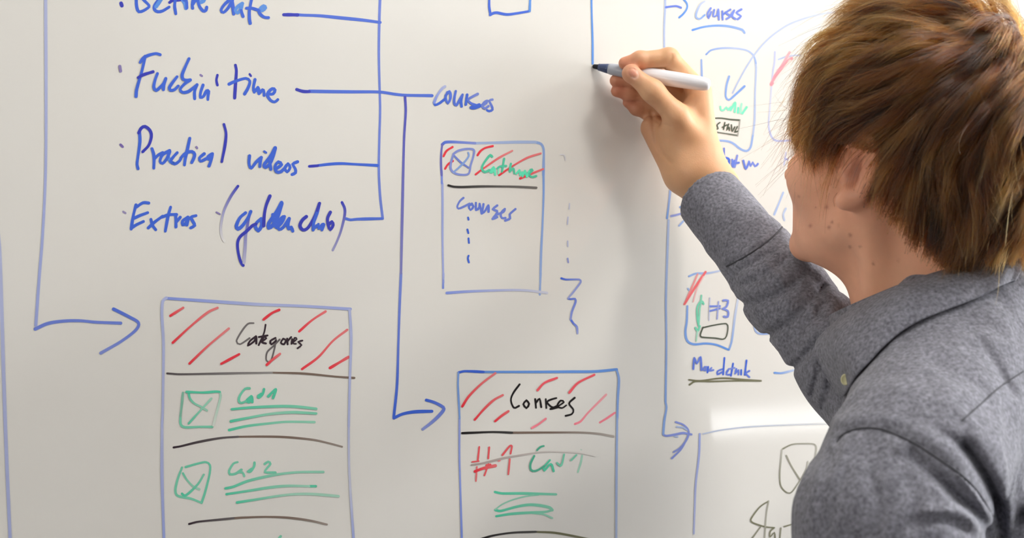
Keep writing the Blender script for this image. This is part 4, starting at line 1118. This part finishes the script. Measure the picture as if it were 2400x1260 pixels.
# button on the collar point
bvh_c = BVHTree.FromPolygons([tuple(v) for v in G.reshape(-1, 3)], [tuple(int(i) for i in q) for q in cq])
bc = hit(1981, 889, bvh_c, bot[0][2])
bc = C(1981, 889, bc[2] - .012)
bn = -bc / np.linalg.norm(bc) + LF * .1; bn /= np.linalg.norm(bn)
bu = np.cross(bn, UP); bu /= np.linalg.norm(bu); bw = np.cross(bn, bu)
prof = [(0.0, .0004), (.0012, .0002), (.0026, .0005), (.0036, .0013), (.0043, .0015), (.0047, .0008), (.0048, -.0006), (.0044, -.0014), (0, -.0014)]
bv = np.array([bc + bn * z + r * (math.cos(t) * bu * .78 + math.sin(t) * bw * 1.0) for r, z in prof for t in np.linspace(0, 2 * math.pi, 24, endpoint=False)])
bq = np.array([(i * 24 + j, i * 24 + (j + 1) % 24, (i + 1) * 24 + (j + 1) % 24, (i + 1) * 24 + j) for i in range(len(prof) - 1) for j in range(24)])
button = part('button', bv, bq, M_button, shirt, 'small cream collar button')

# raised stitched seams on the cloth, their dark colour includes the shadow gap
def seam(name, pts, r=.0007, lift=.0006):
    c_ = catm(pts, 10); P3 = np.array([hit(x, y, default=9.0) for x, y in c_])
    ok_ = P3[:, 2] < 3
    for i_ in range(1, len(P3)):
        if ok_[i_] and ok_[i_ - 1] and abs(P3[i_, 2] - P3[i_ - 1, 2]) > .02: ok_[i_] = False
        elif not ok_[i_ - 1] and i_ > 3: ok_[i_] = False
    P3 = P3[ok_]
    z = P3[:, 2].copy()
    for _ in range(3): z[1:-1] = (z[:-2] + 2 * z[1:-1] + z[2:]) / 4
    P3 = P3 * ((z - lift) / P3[:, 2])[:, None]
    tg = np.gradient(P3, axis=0); tg /= np.linalg.norm(tg, axis=1, keepdims=True)
    vw = P3 / np.linalg.norm(P3, axis=1, keepdims=True)
    a_ = np.cross(tg, vw); a_ /= np.linalg.norm(a_, axis=1, keepdims=True); b_ = np.cross(a_, tg)
    ring = [P3 + r * (1.3 * math.cos(t) * a_ + .8 * math.sin(t) * b_) for t in np.linspace(0, 2 * math.pi, 8, endpoint=False)]
    v = np.stack(ring, 1).reshape(-1, 3); n = len(P3)
    q = np.array([(i * 8 + j, (i + 1) * 8 + j, (i + 1) * 8 + (j + 1) % 8, i * 8 + (j + 1) % 8) for i in range(n - 1) for j in range(8)])
    return part(name, v, q, M_seam, shirt)


seam('seam', [(1702, 624), (1745, 602), (1790, 572), (1822, 545), (1836, 528)])
seam('seam', [(1962, 1036), (1975, 1018), (2010, 1004), (2060, 1004), (2105, 1020), (2150, 1042), (2200, 1075), (2250, 1110), (2290, 1150), (2330, 1215), (2345, 1258)], .0006)
seam('seam', [(2255, 985), (2300, 945), (2345, 905), (2398, 870)], .0005)

# trousers and shoes below the frame
def tr_sdf(p):
    d = lower_sdf(p, .014)
    d = smin(d, ell(p, NB - UP * .60 - FW * .01, (.172, .10, .135), TX), .04)
    d = np.maximum(d, p[:, 1] - (NB[1] - .57))
    return np.maximum(d, (-1.5 + .06) - p[:, 1])


TV, TQ = surface(tr_sdf, A(.05, -1.46, .85), A(.72, -.60, 1.50), .010)
part('trousers', TV, TQ, M_trouser)
for hip, knee, foot in FEET:
    def sh(p, foot=foot):
        d = smin(cap(p, foot - UP * .035 - FW * .02, foot - UP * .045 + FW * .13, .038, .034), cap(p, foot - UP * .02, foot + UP * .02, .045, .043), .03)
        return np.maximum(d, (-1.5 + .012) - p[:, 1])
    v, q = surface(sh, foot - A(.2, .1, .2), foot + A(.2, .1, .2), .006)
    so = part('shoe', v, q, M_shoe)
    c_ = foot - UP * .0
    pr = []
    for z in (-1.5, -1.5 + .014):
        for t in np.linspace(0, 2 * math.pi, 28, endpoint=False):
            ff = .055 + .118 * math.cos(t); ll = .043 * math.sin(t)
            x = A(*foot) + FW * ff + LF * ll; x[1] = z; pr.append(x)
    pr = np.array(pr); me_f = [tuple(range(27, -1, -1)), tuple(range(28, 56))] + [(i, (i + 1) % 28, 28 + (i + 1) % 28, 28 + i) for i in range(28)]
    me = bpy.data.meshes.new('sole'); me.from_pydata((to_world(pr) - np.array(PL)).tolist(), [], me_f)
    link('sole', me, M_sole, so)
# ---------------------------------------------------------------- marker in the hand
PEN0 = E(1389, 155, .0006)
pd = PEN1 - PEN0; PLn = np.linalg.norm(pd); pdn = pd / PLn
pu = np.cross(pdn, UP); pu /= np.linalg.norm(pu); pw = np.cross(pu, pdn)
marker = bpy.data.objects.new('marker', None)
SC.collection.objects.link(marker)
mw = to_world(PEN0); marker.location = mw.tolist()
tag(marker, 'white whiteboard marker with dark tip held in the raised hand', 'marker')


def lathe(name, prof, m, parent, seg=32, label=None):
    v = np.array([PEN0 + pdn * s + r * (math.cos(t) * pu + math.sin(t) * pw) for s, r in prof for t in np.linspace(0, 2 * math.pi, seg, endpoint=False)])
    q = np.array([(i * seg + j, (i + 1) * seg + j, (i + 1) * seg + (j + 1) % seg, i * seg + (j + 1) % seg) for i in range(len(prof) - 1) for j in range(seg)])
    o = link(name, mesh_np(name, to_world(v) - mw, q), m, parent)
    if label: o['label'] = label
    return o


M_pen = mat('white_plastic', (.80, .80, .84), .22)
M_grip = mat('grey_plastic', (.42, .44, .50), .3)
M_navy = mat('navy_plastic', (.05, .07, .16), .3)
M_nib = mat('inked_felt', (.006, .007, .012), .8)
L_ = PLn
lathe('nib', [(.0, 0), (.0002, .0014), (.0015, .0024), (.0068, .0030), (.0085, .0030)], M_nib, marker, 20, 'dark felt nib')
lathe('tip_holder', [(.0068, .0), (.0068, .0038), (.010, .0042), (.016, .0052), (.020, .0056), (.0205, 0)], M_navy, marker, 28, 'dark blue nib holder')
lathe('grip', [(.0185, .0), (.0185, .0056), (.021, .0062), (.034, .0068), (.040, .0070), (.0405, 0)], M_grip, marker, 28, 'grey grip section')
lathe('barrel', [(.038, .0), (.038, .0070), (.040, .0080), (.044, .0083), (.075, .0083), (.100, .0081), (.118, .0076), (L_ - .006, .0070), (L_ - .002, .0060), (L_ - .0005, .0045), (L_, .0028), (L_, 0)], M_pen, marker, 36, 'white barrel')
# ---------------------------------------------------------------- hair
rs = np.random.RandomState(11)
EC = np.array([0, -.014, .042]); ER = np.array([.078, .100, .090])      # skull ellipsoid in head units


def rad_at(q):
    r = np.broadcast_to(ER, q.shape).copy()
    r[..., 2] = np.where((q[..., 2] < EC[2]) & (q[..., 1] < .01), .150, r[..., 2])
    return r


def ellval(q): return np.sqrt((((q - EC) / rad_at(q)) ** 2).sum(-1))


def enorm(q):
    n = (q - EC) / rad_at(q) ** 2
    return n / np.linalg.norm(n, axis=-1, keepdims=True)


def hairline(q):
    """>0 where hair grows (head units)"""
    x, y, z = np.abs(q[:, 0]), q[:, 1], q[:, 2]
    front = .060 + .030 * (x / .06) ** 2 * 0 - y * 0
    # forehead line: hair where z above a limit that rises towards the front
    lim = np.interp(y, [-.12, -.070, -.055, -.040, -.022, -.010, .010, .022, .034, .050, .070, .085, .1], [-.070, -.040, -.010, .006, .016, .030, .026, -.012, .006, .028, .048, .058, .064])
    return z - lim


def hair_base(q):
    lo_ = smax(ell(q, EC, (.084, .106, .156)), np.maximum(q[:, 2] - EC[2], q[:, 1] - .01).astype(np.float32), .01)
    up_ = np.maximum(ell(q, EC, ER + .006), -.05)
    d = smin(smax(up_, (EC[2] - .05 - q[:, 2]).astype(np.float32), .01), lo_, .01)
    return smax(d, -hairline(q).astype(np.float32) + .004, .012) * HS


Vh, Qh = surface(lambda p: (lambda q: hair_base(q))(((p - HC) @ HM.T / HS).astype(np.float32)), HC - .16, HC + .17, .0035)
Vh = relax(Vh, Qh, 2, .5)
nz = vnoise(Vh * 90.0)
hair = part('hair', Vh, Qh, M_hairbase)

N_G = 1100          # guide locks
N_S = 52000
WH = np.array([-.060, -.080, .092])    # whorl on the crown


def sample_roots(n):
    out = []
    while sum(map(len, out)) < n:
        d = rs.normal(size=(n * 2, 3)); d /= np.linalg.norm(d, axis=1, keepdims=True)
        q = EC + d * rad_at(EC + d * .001 + np.array([0, -.02, 0]) * (d[:, 1:2] < 0))
        q = q[hairline(q) > 0]
        out.append(q)
    return np.vstack(out)[:n]


def grow(roots, length, lift, seed, wild):
    """strands as polylines in head units"""
    r = np.random.RandomState(seed); n = len(roots); K = 12
    p = roots.copy(); out = [p.copy()]
    ph = r.uniform(0, 100, 3)
    d = None
    grav = np.array([0, -.25, -1.0]); grav /= np.linalg.norm(grav)
    for k in range(K):
        s = (k + .5) / K
        nrm = enorm(p)
        away = p - WH; away /= np.linalg.norm(away, axis=1, keepdims=True)
        fwd = np.tile(np.array([0, 1.0, -.15]), (n, 1))
        back = np.clip((-.02 - p[:, 1]) / .06, 0, 1)[:, None]
        low = np.clip((.03 - p[:, 2]) / .06, 0, 1)[:, None]
        t = away * 1.0 + fwd * .45 * (1 - back) * np.clip(p[:, 2:3] / .04, 0, 1) + grav * (.35 + 1.0 * low + .5 * s)
        # swirls: slow noise gives the locks their own lie
        nx = vnoise(p * 26 + ph) - .5; ny = vnoise(p * 26 + ph + 31) - .5; nz_ = vnoise(p * 26 + ph + 57) - .5
        t = t + np.stack([nx, ny, nz_], 1) * (1.5 * wild[:, None])
        t = t - nrm * (t * nrm).sum(1, keepdims=True)
        t /= np.maximum(np.linalg.norm(t, axis=1, keepdims=True), 1e-5)
        h = ellval(p)
        target = 1.0 + lift * math.sin(min(1.0, s * 1.5) * math.pi / 2)
        up_ = np.clip((target - h) * 9, -1.2, 1.2)[:, None]
        nd_ = t + nrm * up_
        nd_ /= np.linalg.norm(nd_, axis=1, keepdims=True)
        d = nd_ if d is None else d * .45 + nd_ * .55
        d /= np.linalg.norm(d, axis=1, keepdims=True)
        p = p + d * (length / K)[:, None]
        out.append(p.copy())
    return np.stack(out, 1)


gr = sample_roots(N_G)
g_len = np.interp(gr[:, 2], [-.10, -.02, .05, .13], [.060, .075, .090, .105]) * rs.uniform(.75, 1.15, N_G)
side = (gr[:, 2] < .05) & (gr[:, 1] > .0)
g_len[side] *= .52
g_lift = np.interp(gr[:, 2], [-.08, .0, .08, .13], [.16, .20, .26, .30]) * rs.uniform(.5, 1.35, N_G)
g_lift[gr[:, 1] > .02] *= .72
g_wild = rs.uniform(.3, 1.3, N_G)
GU = grow(gr, g_len, g_lift, 5, g_wild)
sr = sample_roots(N_S)
# every strand follows its nearest guides
near = np.empty((N_S, 2), int); dist = np.empty((N_S, 2))
for s in range(0, N_S, 4000):
    dd = np.linalg.norm(sr[s:s + 4000, None] - gr[None], axis=2)
    ix = np.argpartition(dd, 2, axis=1)[:, :2]
    dv = np.take_along_axis(dd, ix, 1); o_ = np.argsort(dv, 1)
    near[s:s + 4000] = np.take_along_axis(ix, o_, 1); dist[s:s + 4000] = np.take_along_axis(dv, o_, 1)
w1 = rs.beta(1.2, 5, N_S)[:, None, None] * .5
base_ = GU[near[:, 0]] * (1 - w1) + GU[near[:, 1]] * w1
off = (sr - base_[:, 0])[:, None, :]
K1 = base_.shape[1]
tt = np.linspace(0, 1, K1)[None, :, None]
clump = 1 - .60 * tt ** .8 * rs.uniform(.4, 1.0, (N_S, 1, 1))
jit = rs.normal(size=(N_S, 1, 3)) * .0026 * tt ** 1.2
wav = rs.normal(size=(N_S, 1, 3)) * .0016 * np.sin(tt * rs.uniform(3, 9, (N_S, 1, 1)) + rs.uniform(0, 6, (N_S, 1, 1)))* tt
cut = rs.uniform(.62, 1.0, (N_S, 1, 1))
ST = base_ + off * clump + jit + wav
fly = rs.rand(N_S) < .06
ST[fly] += rs.normal(size=(fly.sum(), 1, 3)) * .016 * tt ** 2
# shorten: resample each strand to its own length
pos = tt * cut * (K1 - 1); i0 = np.clip(np.floor(pos).astype(int), 0, K1 - 2)[..., 0]; fr_ = (pos[..., 0] - i0)[..., None]
ar = np.arange(N_S)[:, None]
ST = ST[ar, i0] * (1 - fr_) + ST[ar, i0 + 1] * fr_
# strands stay above the scalp
ex = (ST[..., 0] > .066) & (ST[..., 2] > -.036) & (ST[..., 2] < .017) & (ST[..., 1] > -.030) & (ST[..., 1] < .008)
hitm = ex.any(1); fi = np.maximum(ex.argmax(1) - 1, 0)
ix_ = np.minimum(np.arange(K1)[None], np.where(hitm, fi, K1 - 1)[:, None])
nz2 = (ST[..., 2] < -.02) & (ST[..., 1] > -.034 + (ST[..., 2] + .02) * 1.4 + rs.normal(size=(N_S, 1)) * .006) & (ST[..., 1] < .01)
nz2[:, 0] = False
fi2 = np.where(nz2.any(1), np.maximum(nz2.argmax(1) - 1, 0), K1 - 1)
keep = rs.rand(N_S) < .06
ix_ = np.where(keep[:, None], np.arange(K1)[None], ix_)
ix_ = np.minimum(ix_, fi2[:, None])
ST = ST[ar, ix_] + (ix_ < np.arange(K1)[None])[..., None] * rs.normal(size=ST.shape) * .0004
hv = ellval(ST); lowm = hv < 1.02
ST = np.where(lowm[..., None], EC + (ST - EC) * (1.02 / np.maximum(hv, 1e-4))[..., None], ST)
# loose wisps in front of the forehead, at the crown and the nape
cand = np.where(((sr[:, 1] > .035) & (sr[:, 0] > .0) & (sr[:, 2] < .062)) | (rs.rand(N_S) < .010))[0]
cand = rs.permutation(cand)[:170]
r0 = ST[cand, 4]; nw = enorm(r0)
dv = np.array([.10, .55, -.75]) * np.where(r0[:, 1:2] > .03, 1, -.3) + nw * .40 + rs.normal(size=r0.shape) * .35
dv /= np.linalg.norm(dv, axis=1, keepdims=True)
cv = rs.normal(size=r0.shape) * .5 + np.array([0, -.2, -.7])
ln = rs.uniform(.015, .042, (len(cand), 1, 1)); t_ = np.linspace(0, 1, K1)[None, :, None]
ST[cand] = r0[:, None] + ln * (t_ * dv[:, None] + 1.0 * t_ ** 2 * cv[:, None])
world = HC + HS * (ST.reshape(-1, 3) @ HM)
wv = to_world(world) - np.array(PL)
hc = bpy.data.hair_curves.new('strands')
hc.add_curves([K1] * N_S)
hc.attributes['position'].data.foreach_set('vector', wv.astype(np.float32).ravel())
rad = (np.array([.00016]) * (1 - .75 * np.linspace(0, 1, K1) ** 2))[None] * rs.uniform(.7, 1.3, (N_S, 1))
ra_ = hc.attributes.get('radius') or hc.attributes.new('radius', 'FLOAT', 'POINT')
ra_.data.foreach_set('value', rad.astype(np.float32).ravel())
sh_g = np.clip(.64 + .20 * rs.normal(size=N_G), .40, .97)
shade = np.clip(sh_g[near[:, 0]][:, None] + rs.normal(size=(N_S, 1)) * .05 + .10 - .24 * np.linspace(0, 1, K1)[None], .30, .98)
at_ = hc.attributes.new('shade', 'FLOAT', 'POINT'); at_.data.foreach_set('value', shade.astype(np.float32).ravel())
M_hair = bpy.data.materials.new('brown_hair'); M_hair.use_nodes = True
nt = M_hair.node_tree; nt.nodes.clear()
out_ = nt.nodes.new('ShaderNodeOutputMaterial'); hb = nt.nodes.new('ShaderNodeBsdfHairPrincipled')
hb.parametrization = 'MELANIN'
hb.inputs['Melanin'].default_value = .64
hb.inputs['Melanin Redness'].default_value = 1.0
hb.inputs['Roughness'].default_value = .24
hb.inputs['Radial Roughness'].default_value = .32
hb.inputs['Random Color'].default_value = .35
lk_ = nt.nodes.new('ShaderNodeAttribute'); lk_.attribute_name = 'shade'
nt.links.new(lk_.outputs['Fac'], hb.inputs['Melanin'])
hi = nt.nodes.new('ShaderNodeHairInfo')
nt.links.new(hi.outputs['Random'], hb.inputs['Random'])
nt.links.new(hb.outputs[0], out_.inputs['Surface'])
so_ = bpy.data.objects.new('strands', hc)
SC.collection.objects.link(so_); hc.materials.append(M_hair); so_.parent = hair
so_['kind'] = 'stuff'
